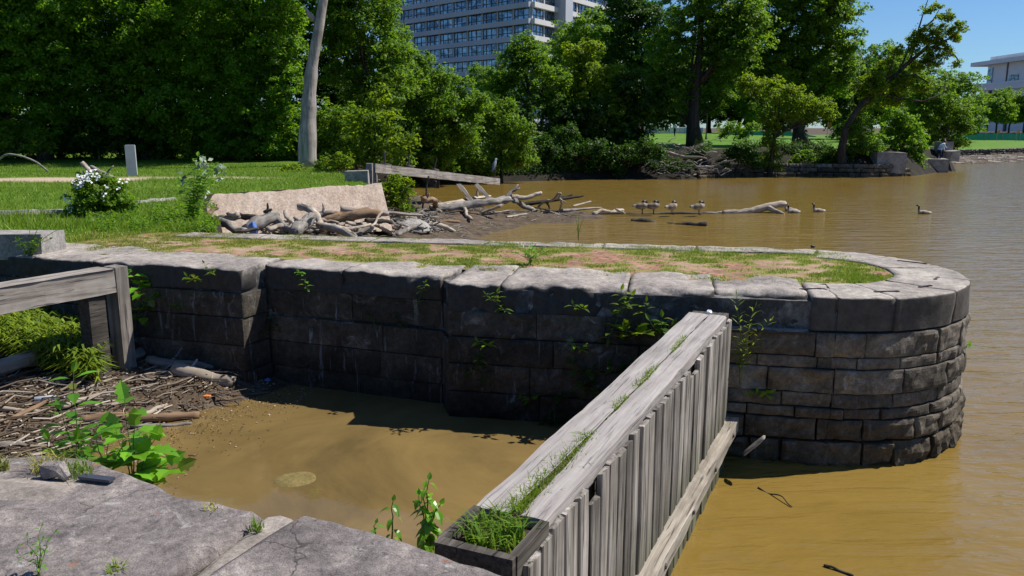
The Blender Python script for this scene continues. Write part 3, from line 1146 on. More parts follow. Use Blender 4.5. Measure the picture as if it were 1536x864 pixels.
# grass between the bricks
pt, pt2 = [], []
rp = random.Random(11)
while len(pt) < 30000:
    x = rp.uniform(-7, 4.7)
    y = wall_y(min(x, 3.4)) + rp.uniform(0.75, 3.5)
    if not (in_poly(x, y, BRK)):
        continue
    mo = moss(x, y)
    if mo + rp.uniform(-.35, .15) > 0.60:
        (pt if rp.random() < 0.32 + 0.3 * (mo - .6) + 0.06 * x else pt2).append((x, y, 1.832))
    if len(pt2) > 45000:
        break
tag(np_quads('paving_grass', blade_tris(np.array(pt), 0.035, 0.8, 0.011), 3, M['grass'], None), kind='stuff')
tag(np_quads('dry_grass', blade_tris(np.array(pt2), 0.026, 0.9, 0.011), 3, M['grass_dry'], None), kind='stuff')

# ---- near lock wall with big worn slabs
near = empty('near_lock_wall', (-2, 3.4, 0), 'worn purple-grey stone slabs topping the near lock wall, pale mortar joint between', 'lock wall')


def slab(name, edge, back, z, mat, parent, seed, th=0.4, z2=None, rough=0.02):
    """edge and back are polylines in plan with matching direction; a worn slab between them"""
    e, b = Path(edge), Path(back)
    nu, nw = 60, 26
    vs = []
    for j in range(nw + 1):
        for i in range(nu + 1):
            u, w = i / nu, j / nw
            ew = (w ** 1.6)
            p = e.at(u * e.L).lerp(b.at(u * b.L), ew)
            ed = min(w * 1.4, u * e.L, (1 - u) * e.L)
            zz = z + rough * fbm(p.x, p.y, seed, 1.4) + rough * .35 * nz(p.x, p.y, seed, 7) - 0.035 * (1 - S(ed / 0.08)) ** 2
            if w == 0 or u in (0, 1):
                jx = 0.034 * fbm(p.x, p.y, seed + 5, 5.5)
                p = p + Vector((jx * .4, jx))
            vs.append(Vector((p.x, p.y, zz)))
    fs = [(j * (nu + 1) + i, j * (nu + 1) + i + 1, (j + 1) * (nu + 1) + i + 1, (j + 1) * (nu + 1) + i) for j in range(nw) for i in range(nu)]
    fs = [f[::-1] for f in fs]
    loop = [i for i in range(nu + 1)] + [j * (nu + 1) + nu for j in range(1, nw + 1)] + [nw * (nu + 1) + i for i in range(nu - 1, -1, -1)] + \
           [j * (nu + 1) for j in range(nw - 1, 0, -1)]
    bb = len(vs)
    vs += [Vector((vs[i].x, vs[i].y, z - th)) for i in loop]
    k = len(loop)
    fs += [(loop[i], loop[(i + 1) % k], bb + (i + 1) % k, bb + i) for i in range(k)]
    m_ = MB()
    m_.add(vs, fs)
    return m_.build(name, mat, parent, loc=(-parent.location.x, -parent.location.y, -parent.location.z), smooth=True)


NZ = 1.75


def pl(*uv, z=NZ):
    return [P(u, v, z).to_2d() for u, v in uv]


slab('coping_stone', pl((-420, 640), (-200, 668), (0, 686), (60, 680), (125, 684), (175, 704), (235, 728), (262, 744), (330, 752), (360, 763), (396, 770)),
     pl((-420, 1150), (-200, 1150), (0, 1120), (150, 1000), (212, 890)), NZ, M['nearstone'], near, 3.0)
slab('coping_stone', pl((446, 772), (500, 784), (560, 800), (620, 822), (655, 834), (690, 848), (730, 856), (760, 868), (800, 890)),
     pl((240, 900), (280, 960), (420, 1100), (600, 1150)), NZ + 0.01, M['nearstone'], near, 8.0)
slab('mortar_joint', pl((385, 772), (400, 768), (420, 766), (450, 775)), pl((170, 940), (200, 945), (250, 930), (300, 920)), NZ - 0.02, M['sand'], near, 12.0, rough=0.012)
mb = MB()
q = pl((-900, 560), (-420, 628), (0, 690), (396, 776), (700, 856), (830, 900), (700, 1300), (-900, 1300))
q[0] = NEAR0
n = len(q)
mb.add([(p.x + 2, p.y - 3.4 - .06, -1.1) for p in q] + [(p.x + 2, p.y - 3.4 - .06, NZ - .07) for p in q],
       [tuple(n + i for i in range(n - 1, -1, -1))] + [(i, (i + 1) % n, n + (i + 1) % n, n + i) for i in range(n)])
mb.build('wall_core', M['wall'], near)
p = P(145, 717, NZ + .012)
mb = MB()
mb.box((0, 0, 0), (.20, .045, .014))
mb.build('iron_plate', M['plate'], near, matrix=Matrix.Translation(p - near.location) @ Matrix.Rotation(-0.25, 4, 'Z'))
# sandy hollow on the left of the slab
mb = MB()
c = P(15, 735, NZ)
vs = [(c.x + 2, c.y - 3.4, .035)]
for i in range(24):
    a = 2 * math.pi * i / 24
    rr = (1 + 0.25 * nz(math.cos(a), math.sin(a), 4, 1.5))
    vs.append((c.x + 2 + math.cos(a) * .52 * rr, c.y - 3.4 + math.sin(a) * .20 * rr - 0.15 * math.cos(a) * .4, -0.02))
vs = [(x, y, z + NZ) for x, y, z in vs]
mb.add(vs, [(0, 1 + i, 1 + (i + 1) % 24) for i in range(24)])
mb.build('sand_patch', M['sand'], near, smooth=True)
mb = MB()
stone = []
c = P(82, 712, NZ + .02) - near.location
mb.tube([c + Vector((-.07, .02, -.02)), c + Vector((-.05, .01, .02)), c + Vector((.04, 0, .03)), c + Vector((.08, -.02, -.01))], [.02, .042, .042, .02], 7, .5)
mb.build('loose_stone', M['nearstone'], near)

# ------------------------------------------------------------------ timber gate across the lock mouth
gd = (GB - GA).normalized()
gate_m = Matrix.Translation((GA.x, GA.y, 0)) @ Matrix.Rotation(math.atan2(gd.y, gd.x), 4, 'Z')
gate = empty('timber_gate', (GA.x, GA.y, 0), 'grey weathered timber gate with vertical boards and grassy top crack', 'lock gate', rz=math.atan2(gd.y, gd.x))
GL = (GB - GA).length
GT = 1.70
rg = random.Random(5)


def plank(mb, x0, x1, y0, y1, z0, z1, seed, wob=0.006, edge_in=None, n=40):
    """sawn plank along x with worn edges"""
    prof = [(y0, z0), (y0, z1 - .012), (y0 + .012, z1), ((y0 + y1) / 2, z1 + .002), (y1 - .012, z1), (y1, z1 - .012), (y1, z0)]
    vs = []
    for i in range(n + 1):
        x = x0 + (x1 - x0) * i / n
        for k_, (y, z) in enumerate(prof):
            w1_ = wob * fbm(x * 2, k_ * .7 + seed, seed) + wob * .5 * nz(x * 9, k_, seed)
            e = edge_in(x) if edge_in and k_ >= 4 else 0
            e2 = edge_in(x) if edge_in and k_ == 3 else 0
            vs.append((x, y + w1_ - e - e2 * .5, z + w1_ * .8))
    m_ = len(prof)
    fs = [(i * m_ + k_, (i + 1) * m_ + k_, (i + 1) * m_ + k_ + 1, i * m_ + k_ + 1) for i in range(n) for k_ in range(m_ - 1)]
    fs += [tuple(range(m_)), tuple(n * m_ + i for i in range(m_ - 1, -1, -1))]
    mb.add(vs, [f[::-1] for f in fs])


mb = MB()
plank(mb, .42, GL - .14, -.185, -.004, GT - .10, GT, 1.0, edge_in=lambda x: 0.030 * S((1.7 - x) / 1.0) + 0.008 * nz(x * 6, 1, 2) + .003)
mb.build('top_plank', M['gate_top'], gate)
mb = MB()
plank(mb, .40, GL - .14, .185, .004, GT - .10, GT + .004, 5.0, edge_in=lambda x: -0.018 * S((1.4 - x) / 1.0) - 0.006 * nz(x * 7, 4, 2) - .003)
mb.build('top_plank', M['gate_top'], gate)
mb = MB()
mb.box((GL - .06, 0, GT - .07), (.14, .37, .13), jit=.006)
mb.build('end_block', M['gate_dark'], gate)
mb = MB()
mb.box((0.02, 0, GT - .16), (.05, .40, .34), jit=.004)
mb.box((0.22, .185, GT - .16), (.36, .045, .335), jit=.004)
mb.box((0.22, -.185, GT - .16), (.36, .045, .335), jit=.004)
mb.build('end_box', M['gate_dark'], gate)
mb = MB()
mb.box((.23, 0, GT - .12), (.36, .33, .12), jit=.01)
mb.box((1.1, 0.01, GT - .05), (1.5, .09, .06), jit=.006)
mb.build('soil', M['mud'], gate)
mb = MB()
mb.box((GL / 2 + .1, 0.02, GT / 2 - .12), (GL - .3, .26, GT - .1))
mb.box((GL / 2 + .1, 0, GT - .155), (GL - .35, .32, .09))
mb.build('gate_frame', M['gate_dark'], gate)
mb = MB()
x = 0.10
i = 0
while x < GL - 0.06:
    w = rg.uniform(.125, .165)
    top = GT - .05 - rg.uniform(0, .03) - (.09 if rg.random() < .18 else 0)
    y = -.208 - rg.uniform(-.006, .012)
    tk = .034
    vs = []
    nzs = 14
    for jz in range(nzs + 1):
        z = -0.5 + (top + .5) * jz / nzs
        dx = .006 * nz(z * 2, i * 3.1, 1)
        for (px, py) in ((-w / 2, tk / 2), (-w / 2, -tk / 2 + .006), (-w / 2 + .008, -tk / 2), (w / 2 - .008, -tk / 2), (w / 2, -tk / 2 + .006), (w / 2, tk / 2)):
            zz = z + (rg.uniform(-.008, .008) if jz == nzs else 0)
            vs.append((x + w / 2 + px + dx, y + py + .006 * nz(z * 1.5, i * 1.7, 5), zz))
    fs = [(a * 6 + b, a * 6 + b + 1, (a + 1) * 6 + b + 1, (a + 1) * 6 + b) for a in range(nzs) for b in range(5)]
    fs += [tuple(nzs * 6 + b for b in range(6)), tuple(range(5, -1, -1))]
    mb.add(vs, fs)
    x += w + rg.uniform(.018, .045)
    i += 1
mb.build('board_facing', M['gate_slat'], gate)
mb = MB()
plank(mb, .1, GL + .03, -.225, -.345, .42, .56, 2.0, .012)
mb.build('waler', M['rail'], gate)
for i in range(6):
    mb = MB()
    x = .45 + i * .92
    mb.tube([(x, -.34, .49), (x, -.352, .49), (x, -.362, .49)], [.026, .026, .016], 8)
    mb.build('bolt', M['iron'], gate)
# grass in the crack and in the end box
for (gx, n_, h_, r_, lab) in ((0.24, 260, .13, .15, 'thick bright grass tuft filling the near end box of the timber gate'),
                              (0.75, 60, .08, .09, 'grass tuft in the wide crack just past the end box'),
                              (1.15, 80, .07, .11, 'low grass in the gate crack between end box tuft and mid gate'),
                              (1.55, 60, .09, .07, 'spiky grass tuft a third of the way along the gate crack'),
                              (1.95, 30, .07, .05, 'small grass tuft beside the split near mid gate'),
                              (2.6, 34, .07, .05, 'green tuft at the middle of the gate crack'),
                              (3.2, 30, .06, .06, 'short yellowish tuft two thirds along the gate crack'),
                              (4.1, 22, .05, .06, 'last dry tuft near the far end of the gate crack')):
    w_ = gate_m @ Vector((gx, 0, GT - (.06 if gx < .5 else .05)))
    tuft('grass_tuft', lab, w_, n_, h_, .011 if gx < .5 else .008, .9, r_, 'grass' if gx < 3 else 'grass_dry', 'grass tufts on the timber gate')

V = []
for i in range(1500):
    gx = .45 + 4.2 * rg.random() ** 1.5
    if nz(gx * 1.9, 2, 7) < -.05 and gx > 1.5:
        continue
    V.append((gx, .004 + rg.gauss(0, .012 + .02 * (gx < 1.4)), GT - .012))
V = np.array(V)
o = np_quads('seam_grass', np.concatenate([blade_tris(V, .05, 1.0, .008)]), 3, M['grass'], gate)
tag(o, kind='stuff')
for (u, v, n_, h_, lab, mt) in ((75, 705, 90, .12, 'dry thin grass clump on the sandy patch of the near slab', 'grass_dry'),
                                (115, 712, 70, .10, 'greener grass clump beside the dark plate on the near slab', 'grass'),
                                (8, 706, 40, .10, 'yellow-green sprig at the left edge of the near slab', 'grass_dry'),
                                (317, 765, 24, .05, 'small brownish grass sprig on the near slab', 'grass_dry'),
                                (385, 792, 40, .05, 'green sprig rooted in the pale mortar joint', 'grass'),
                                (175, 860, 40, .06, 'green sprig at the bottom edge of the near slab', 'grass')):
    tuft('grass_tuft', lab, P(u, v, NZ - .01), n_, h_, .006, 1.0, .08 if n_ > 50 else .035, mt)
# white crumpled litter at the gate's end
def crumple(name, label, loc, r, mat, cat='litter', sq=(1, 1, .7)):
    vs, fs = [], []
    for j in range(7):
        for i in range(10):
            th, ph = math.pi * j / 6, 2 * math.pi * i / 10
            d = Vector((math.sin(th) * math.cos(ph), math.sin(th) * math.sin(ph), math.cos(th)))
            rr = r * (1 + .35 * mn.noise(d * 2.3 + Vector(loc)))
            vs.append((d.x * rr * sq[0], d.y * rr * sq[1], d.z * rr * sq[2] + r * sq[2] * .6))
    for j in range(6):
        for i in range(10):
            fs.append((j * 10 + i, (j + 1) * 10 + i, (j + 1) * 10 + (i + 1) % 10, j * 10 + (i + 1) % 10))
    m_ = MB()
    m_.add(vs, fs)
    return tag(m_.build(name, mat, None, loc), label, cat)


crumple('crumpled_bag', 'crumpled white plastic on the far end of the timber gate', gate_m @ Vector((GL - .1, .0, GT)), .035, M['white'])

# ------------------------------------------------------------------ left beam on posts
b1 = P(165, 404, Y=9.75)
b0 = P(0, 433, Y=8.6)
bd = (b0 - b1)
bd.z = 0
bd.normalize()
bm_ = empty('timber_beam', (b1.x, b1.y, 0), 'heavy grey timber beam crossing the silted lock on dark posts', 'beam', rz=math.atan2(bd.y, bd.x))
mb = MB()
plank(mb, -.05, 5.0, .01, -.31, b1.z - .30, b1.z, 3.0, .012)
mb.build('beam', M['beam'], bm_)
mb = MB()
mb.box((-.16, -.13, b1.z / 2 - .15), (.17, .24, b1.z + .32), jit=.008)
mb.build('post', M['post'], bm_)
mb = MB()
mb.box((.20, -.14, (b1.z - .3) / 2 - .15), (.22, .22, b1.z - .3 + .28), jit=.006)
mb.build('post', M['gate_dark'], bm_)

# ------------------------------------------------------------------ debris, logs and litter inside the lock


def log(name, label, p0, p1, r0, r1, mat, cat='driftwood', group=None, bend=0.05, rough=0.22, stubs=(), n=12, seed=None, sc=(1, 1), smooth=True):
    """a piece of driftwood, local x along its length; stubs = (t, direction, length, radius)"""
    p0, p1 = Vector(p0), Vector(p1)
    d = p1 - p0
    L = d.length
    Mx = Matrix.Translation(p0) @ d.to_track_quat('X', 'Z').to_matrix().to_4x4()
    inv = Mx.inverted()
    s = random.random() * 90 if seed is None else seed
    kk = max(6, int(L / max(.12, r0)))
    kk = min(kk * 2, 36)
    path, rad = [], []
    for i in range(kk + 1):
        t = i / kk
        w = math.sin(math.pi * t) * L * bend * 2
        path.append(Vector((L * t, nz(t * 2.1, s, 1) * w, nz(t * 2.1, s, 7) * w)))
        e = 1 - .16 * (1 - S(min(t, 1 - t) * L / (r0 * 1.2)))
        rad.append((r0 + (r1 - r0) * t) * e * (1 + .16 * nz(t * L * 1.4 / max(r0 * 4, .1), s, 2)))
    mb = MB()
    mb.tube(path, rad, n, rough, sc, seed=s)
    for k_ in range(n):      # broken ends
        for ring, sg in ((0, -1), (kk, 1)):
            x_, y_, z_ = mb.v[ring * n + k_]
            mb.v[ring * n + k_] = (x_ + sg * rad[ring] * .9 * nz(k_ * .9, s, ring), y_, z_)
    for (t, dr, ln, rr) in stubs:
        i = min(kk - 1, max(1, int(t * kk)))
        q = path[i]
        dv = (inv.to_3x3() @ Vector(dr)).normalized()
        e = q + dv * ln
        pp = [q.lerp(e, j / 5) + Vector((0, nz(j * .5, s, t), nz(j * .5, s, t + 3))) * ln * .14 * math.sin(math.pi * j / 5) for j in range(6)]
        mb.tube(pp, [rr * (1 - .6 * j / 5) for j in range(6)], 7, rough)
    o = mb.build(name, M[mat], None, matrix=Mx, smooth=smooth)
    return tag(o, label, cat, group)


def bg_hit(u, v, dz=0.0):
    p = hit(u, v, basin_ground)
    p.z += dz
    return p


def lk(u, v, dz=0.03):
    p = hit(u, v, lambda x, y: max(basin_ground(x, y), WATER2 - .02))
    p.z += dz
    return p


M['deadtwig'] = M['log_grey']
GLK = 'driftwood stranded in the silted lock'
for (a, b, r0, r1, mt, lab, st) in (
        ((-10, 570), (184, 523), .085, .075, 'log', 'long pale bleached log lying from the left edge under the timber beam', ()),
        ((222, 548), (322, 556), .05, .03, 'log_grey', 'grey split branch pointing at the wet edge of the mud', ((.4, (.3, .2, .4), .25, .02),)),
        ((262, 564), (352, 583), .075, .06, 'log', 'short stout log with a pale sawn end at the water edge', ((.3, (0.2, .5, .4), .2, .03),)),
        ((122, 638), (300, 630), .045, .035, 'log_brown', 'long straight tan stick reaching from the mud into the brown water', ()),
        ((196, 645), (288, 640), .025, .02, 'log_grey', 'thin grey stick floating just in front of the long tan stick', ()),
        ((180, 548), (232, 532), .06, .05, 'log_grey', 'short dark weathered plank end beside the long bleached log', ()),
        ((216, 628), (251, 612), .032, .022, 'log', 'short pale stick at the edge of the mud above the tan stick', ()),
        ((60, 575), (225, 528), .02, .012, 'log_grey', 'slender grey branch lying along the bleached log', ()),
        ((100, 600), (262, 541), .016, .010, 'log', 'thin pale branch crossing the middle of the mud', ()),
        ((-5, 618), (60, 622), .03, .02, 'log', 'pale curved branch on the left edge of the debris', ()),
        ((-5, 645), (75, 605), .03, .02, 'log_brown', 'brown stick leaning across the left debris', ()),
        ((-5, 676), (34, 672), .035, .03, 'log_grey', 'grey limb just behind the near slab at the left edge', ()),
        ((196, 535), (262, 520), .022, .015, 'log_grey', 'dark branch in the shade below the wall', ()),
        ((92, 618), (150, 596), .035, .02, 'log', 'curved whitish branch beside the crushed clear bottle', ())):
    k_ = 1.25 if r0 > .04 else 1.0
    log('driftwood_log', lab, lk(*a, r0 * 1.1 + .02), lk(*b, r1 * 1.1 + .02), r0 * k_, r1 * k_, mt, group=GLK, stubs=st, bend=.03)

# twig and leaf litter, uncountable
mb = MB()
rl = random.Random(21)
for _ in range(3600):
    x, y = rl.uniform(-9.5, -3.2), rl.uniform(4.6, 11.5)
    if not (near_y(x) - .2 < y < wall_y(x) - .1):
        continue
    h = basin_ground(x, y)
    if h < WATER2 - .01 and rl.random() < .96:
        continue
    a = rl.gauss(0.5, 1.0)
    L = rl.choice((.06, .1, .12, .2, .3, .6)) * rl.uniform(.6, 1.2)
    r = rl.uniform(.003, .009)
    d = Vector((math.cos(a), math.sin(a), rl.uniform(-.06, .12))) * L / 2
    c = Vector((x, y, max(h, WATER2) + r + rl.uniform(0, .035)))
    s = Vector((-d.y, d.x, 0)) * rl.uniform(-.12, .12)
    mb.tube([c - d, c + s, c + d], [r, r, r * .5], 4)
for _ in range(1100):
    x, y = rl.uniform(-9, -3.4), rl.uniform(5, 11.2)
    h = basin_ground(x, y)
    if not (near_y(x) - .2 < y < wall_y(x) - .15) or h < WATER2 + .01:
        continue
    a = rl.gauss(.45, .6)
    L = rl.uniform(.25, .8)
    r = rl.uniform(.006, .016)
    d = Vector((math.cos(a), math.sin(a), rl.uniform(-.05, .12))) * L / 2
    c = Vector((x, y, h + r + rl.uniform(0.01, .05)))
    mb.tube(bent(c - d, c + d, 4, .10, seed=_ * .9), [r, r, r * .9, r * .8, r * .5], 5, .2)
k = NT('twig')
k.base(k.ramp(k.island(), [(0.0, (.07, .05, .035)), (.45, (.16, .12, .085)), (.8, (.30, .25, .20)), (1.0, (.46, .41, .35))]))
M['twig'] = k.done(.9, .15)
tag(mb.build('twig_litter', M['twig']), kind='stuff')
pt = []
while len(pt) < 16000:
    x, y = rl.uniform(-9.5, -2.6), rl.uniform(4.6, 11.5)
    h = basin_ground(x, y)
    if near_y(x) - .2 < y < wall_y(x) - .1 and h > WATER2 - .05 - .10 * rl.random() ** 3:
        pt.append((x, y, max(h, WATER2) + .012))
pt = np.array(pt)
k = NT('dead_leaf')
k.base(k.ramp(k.island(), [(0.0, (.05, .03, .018)), (.5, (.14, .09, .055)), (.85, (.26, .19, .13)), (1.0, (.45, .38, .32))]))
M['deadleaf'] = k.done(.8, .2)
nr = unit(np.array([0, 0, 1.0]) + rng.normal(size=pt.shape) * .45)
tag(np_quads('leaf_litter', leaf_quads(pt, nr, np.where(pt[:, 2] < WATER2 + .02, .02, .036) * rng.uniform(.5, 1.6, len(pt)), .6), 4, M['deadleaf']), kind='stuff')


def bottle(label, loc, L, r, mat, rz, cap=None, tilt=0.05):
    t = empty('plastic_bottle', loc, label, 'bottle', rz=rz)
    mb = MB()
    mb.tube([(0, 0, r), (.02 * L, 0, r), (.62 * L, 0, r), (.78 * L, 0, r), (.9 * L, 0, r), (L, 0, r)], [r * .8, r, r, r * .85, r * .35, r * .3], 10, .08)
    mb.build('bottle_body', mat, t, smooth=True)
    mb = MB()
    mb.tube([(L, 0, r), (L * 1.07, 0, r)], [r * .36, r * .36], 8)
    mb.build('cap', cap or M['white'], t)


M['pet_green'] = plain('green_plastic', (.05, .32, .22), .15, .6)
M['pet_clear'] = plain('clear_plastic', (.45, .50, .55), .12, .7)
M['pet_blue'] = plain('blue_plastic', (.12, .22, .55), .25, .6)
M['orange'] = plain('orange_plastic', (.75, .22, .04), .5, .4)
M['red'] = plain('red_plastic', (.6, .04, .03), .5, .4)
bottle('green plastic bottle half buried below the weedy bank', lk(64, 535, 0), .26, .045, M['pet_green'], .4)
bottle('clear plastic bottle beside the weedy bank, left of the green one', lk(38, 527, 0), .24, .04, M['pet_clear'], .5)
bottle('crushed clear bottle lying on the twig litter', lk(52, 604, 0), .30, .035, M['pet_clear'], .35)
bottle('pale blue bottle near the foot of the timber beam post', lk(112, 524, 0), .2, .04, M['pet_clear'], -.6, M['pet_blue'])
for (u, v, r, mt, lab, sq) in ((398, 571, .05, 'pet_blue', 'blue-white cup floating at the shaded water edge', (1.5, 1, .5)),
                               (66, 580, .035, 'white', 'white foam scrap on the debris near the crushed bottle', (1, 1, .8)),
                               (72, 572, .03, 'orange', 'orange scrap just above the white foam scrap', (1.6, 1, .5)),
                               (144, 557, .018, 'red', 'tiny red cap on the twig litter', (1, 1, 1)),
                               (205, 558, .02, 'pet_blue', 'tiny blue cap beside the grey plank end', (1, 1, 1)),
                               (325, 621, .055, 'sand', 'pale dead leaf curled on the brown water', (1.8, .9, .35)),
                               (310, 594, .04, 'orange', 'orange dead leaf at the muddy water edge', (1.5, 1, .3)),
                               (368, 572, .035, 'orange', 'small orange leaf beside the stout log', (1.5, 1, .3)),
                               (26, 618, .04, 'white', 'white paper scrap near the left edge of the debris', (1.3, 1, .5)),
                               (190, 562, .03, 'white', 'white scrap among twigs right of the bleached log', (1, 1, .6))):
    crumple('litter_scrap', lab, lk(u, v, -.005), r, M[mt], 'litter', sq)

# boulder just breaking the basin's surface
mb = MB()
c = P(443, 719, WATER2)
vs = [(0, 0, .024)]
for j in range(1, 6):
    for i in range(28):
        a = 2 * math.pi * i / 28
        f = (1 + .12 * nz(math.cos(a), math.sin(a), 3, 1.2)) * j / 5
        vs.append((math.cos(a) * .235 * f, math.sin(a) * .20 * f, .024 * (1 - (j / 5) ** 2.5) - (.002 if j < 5 else .02)))
fs = [(0, 1 + i, 1 + (i + 1) % 28) for i in range(28)]
for j in range(4):
    fs += [(1 + j * 28 + i, 1 + (j + 1) * 28 + i, 1 + (j + 1) * 28 + (i + 1) % 28, 1 + j * 28 + (i + 1) % 28) for i in range(28)]
mb.add(vs, fs)
M['silted'] = stone_mat('silted_stone', [(.16, .12, .042), (.20, .155, .058), (.24, .19, .075)], 4, bump=.3)
tag(mb.build('boulder', M['silted'], None, c, smooth=True), 'round silt-covered boulder just breaking the surface of the brown lock water', 'rock')

# ------------------------------------------------------------------ plants near the camera
def stalk(h, lean=(0, 0), k=6):
    return [(lean[0] * t * t + .03 * nz(t * 3, h, 1), lean[1] * t * t + .03 * nz(t * 3, h, 4), h * t) for t in [i / k for i in range(k + 1)]]


def at_h(u, v, z):
    return P(u, v, z)


b = P(95, 690, 1.35)
plant('broadleaf_sapling', 'tall stemmed sapling with paired pointed leaves behind the near slab', P(105, 700, 1.28) + Vector((0, .12, -.35)),
      [stalk(1.00, (.03, .0)), stalk(.70, (-.12, .05)), stalk(.6, (.14, .06)), stalk(.5, (-.2, 0)), stalk(.52, (.02, -.05))], .17, .08, 8, 'leaf_near', whorl=True, t0=.2, droop=.25)
plant('broadleaf_weed', 'lush weed with large toothed leaves leaning over the near slab edge', P(190, 722, 1.3) + Vector((0, .10, -.25)),
      [stalk(.78, (-.02, .02)), stalk(.50, (.16, .0)), stalk(.55, (-.12, .05)), stalk(.35, (.24, -.02)), stalk(.6, (.04, 0)), stalk(.42, (.08, -.04)), stalk(.3, (.3, 0))], .22, .18, 7, 'leaf_near', lobes=1, t0=.3, droop=.35)
plant('small_weed', 'bushy low weed between the tall sapling and the large-leaved weed', P(150, 705, 1.4) + Vector((0, .1, -.25)),
      [stalk(.38, (.0, .02)), stalk(.36, (.1, 0)), stalk(.40, (-.08, .03)), stalk(.3, (-.16, 0))], .11, .05, 6, 'leaf_near', t0=.2)
plant('flowering_weed', 'spindly flowering weed at the bottom left of the near slab', P(62, 862, NZ) + Vector((0, 0, -.02)),
      [stalk(.20, (.06, .02)), stalk(.22, (.0, .03)), stalk(.18, (-.06, .02)), stalk(.19, (.03, -.02)), stalk(.12, (-.09, 0))], .035, .012, 9, 'leaf_near', sr=.0025)
G2 = 'weeds in front of the near wall'
plant('curled_weed', 'tallest curly-leaved weed left of the gate end box', P(640, 800, 1.45) + Vector((0, .05, -.12)),
      [stalk(.40, (.01, 0)), stalk(.30, (-.05, .02)), stalk(.26, (.07, .0)), stalk(.34, (-.02, .03)), stalk(.2, (.03, 0))], .075, .05, 11, 'leaf_near', group=G2, droop=.9, t0=.1, up=-.1)
plant('curled_weed', 'short curly-leaved weed further left of the gate end box', P(588, 800, 1.42) + Vector((0, .05, -.1)),
      [stalk(.26, (.0, 0))], .07, .042, 8, 'leaf_near', group=G2, droop=.9, t0=.1, up=-.1)
plant('curled_weed', 'tiny seedling at the slab edge, leftmost of the weeds by the gate', P(562, 797, 1.6) + Vector((0, .02, -.05)),
      [stalk(.08, (.0, 0))], .05, .03, 4, 'leaf_near', group=G2, t0=.1)

# weeds rooted in the wall joints
GW = 'weeds rooted in the lock wall joints'


def wall_pt(u, v):
    """point of a photo pixel on the face of the wall"""
    def f(p):
        return p.y >= wall_y(min(p.x, 3.4)) - .02
    d = ray(u, v)
    t = 5.0
    while t < 16:
        p = Vector((0, 0, HC)) + d * t
        if f(p):
            return p
        t += .02
    return p


def hang(h, out=.12, side=0.0, k=5):
    return [(side * t + .02 * nz(t * 3, h, 2), -out * math.sin(t * 1.6), h * t) for t in [i / k for i in range(k + 1)]]


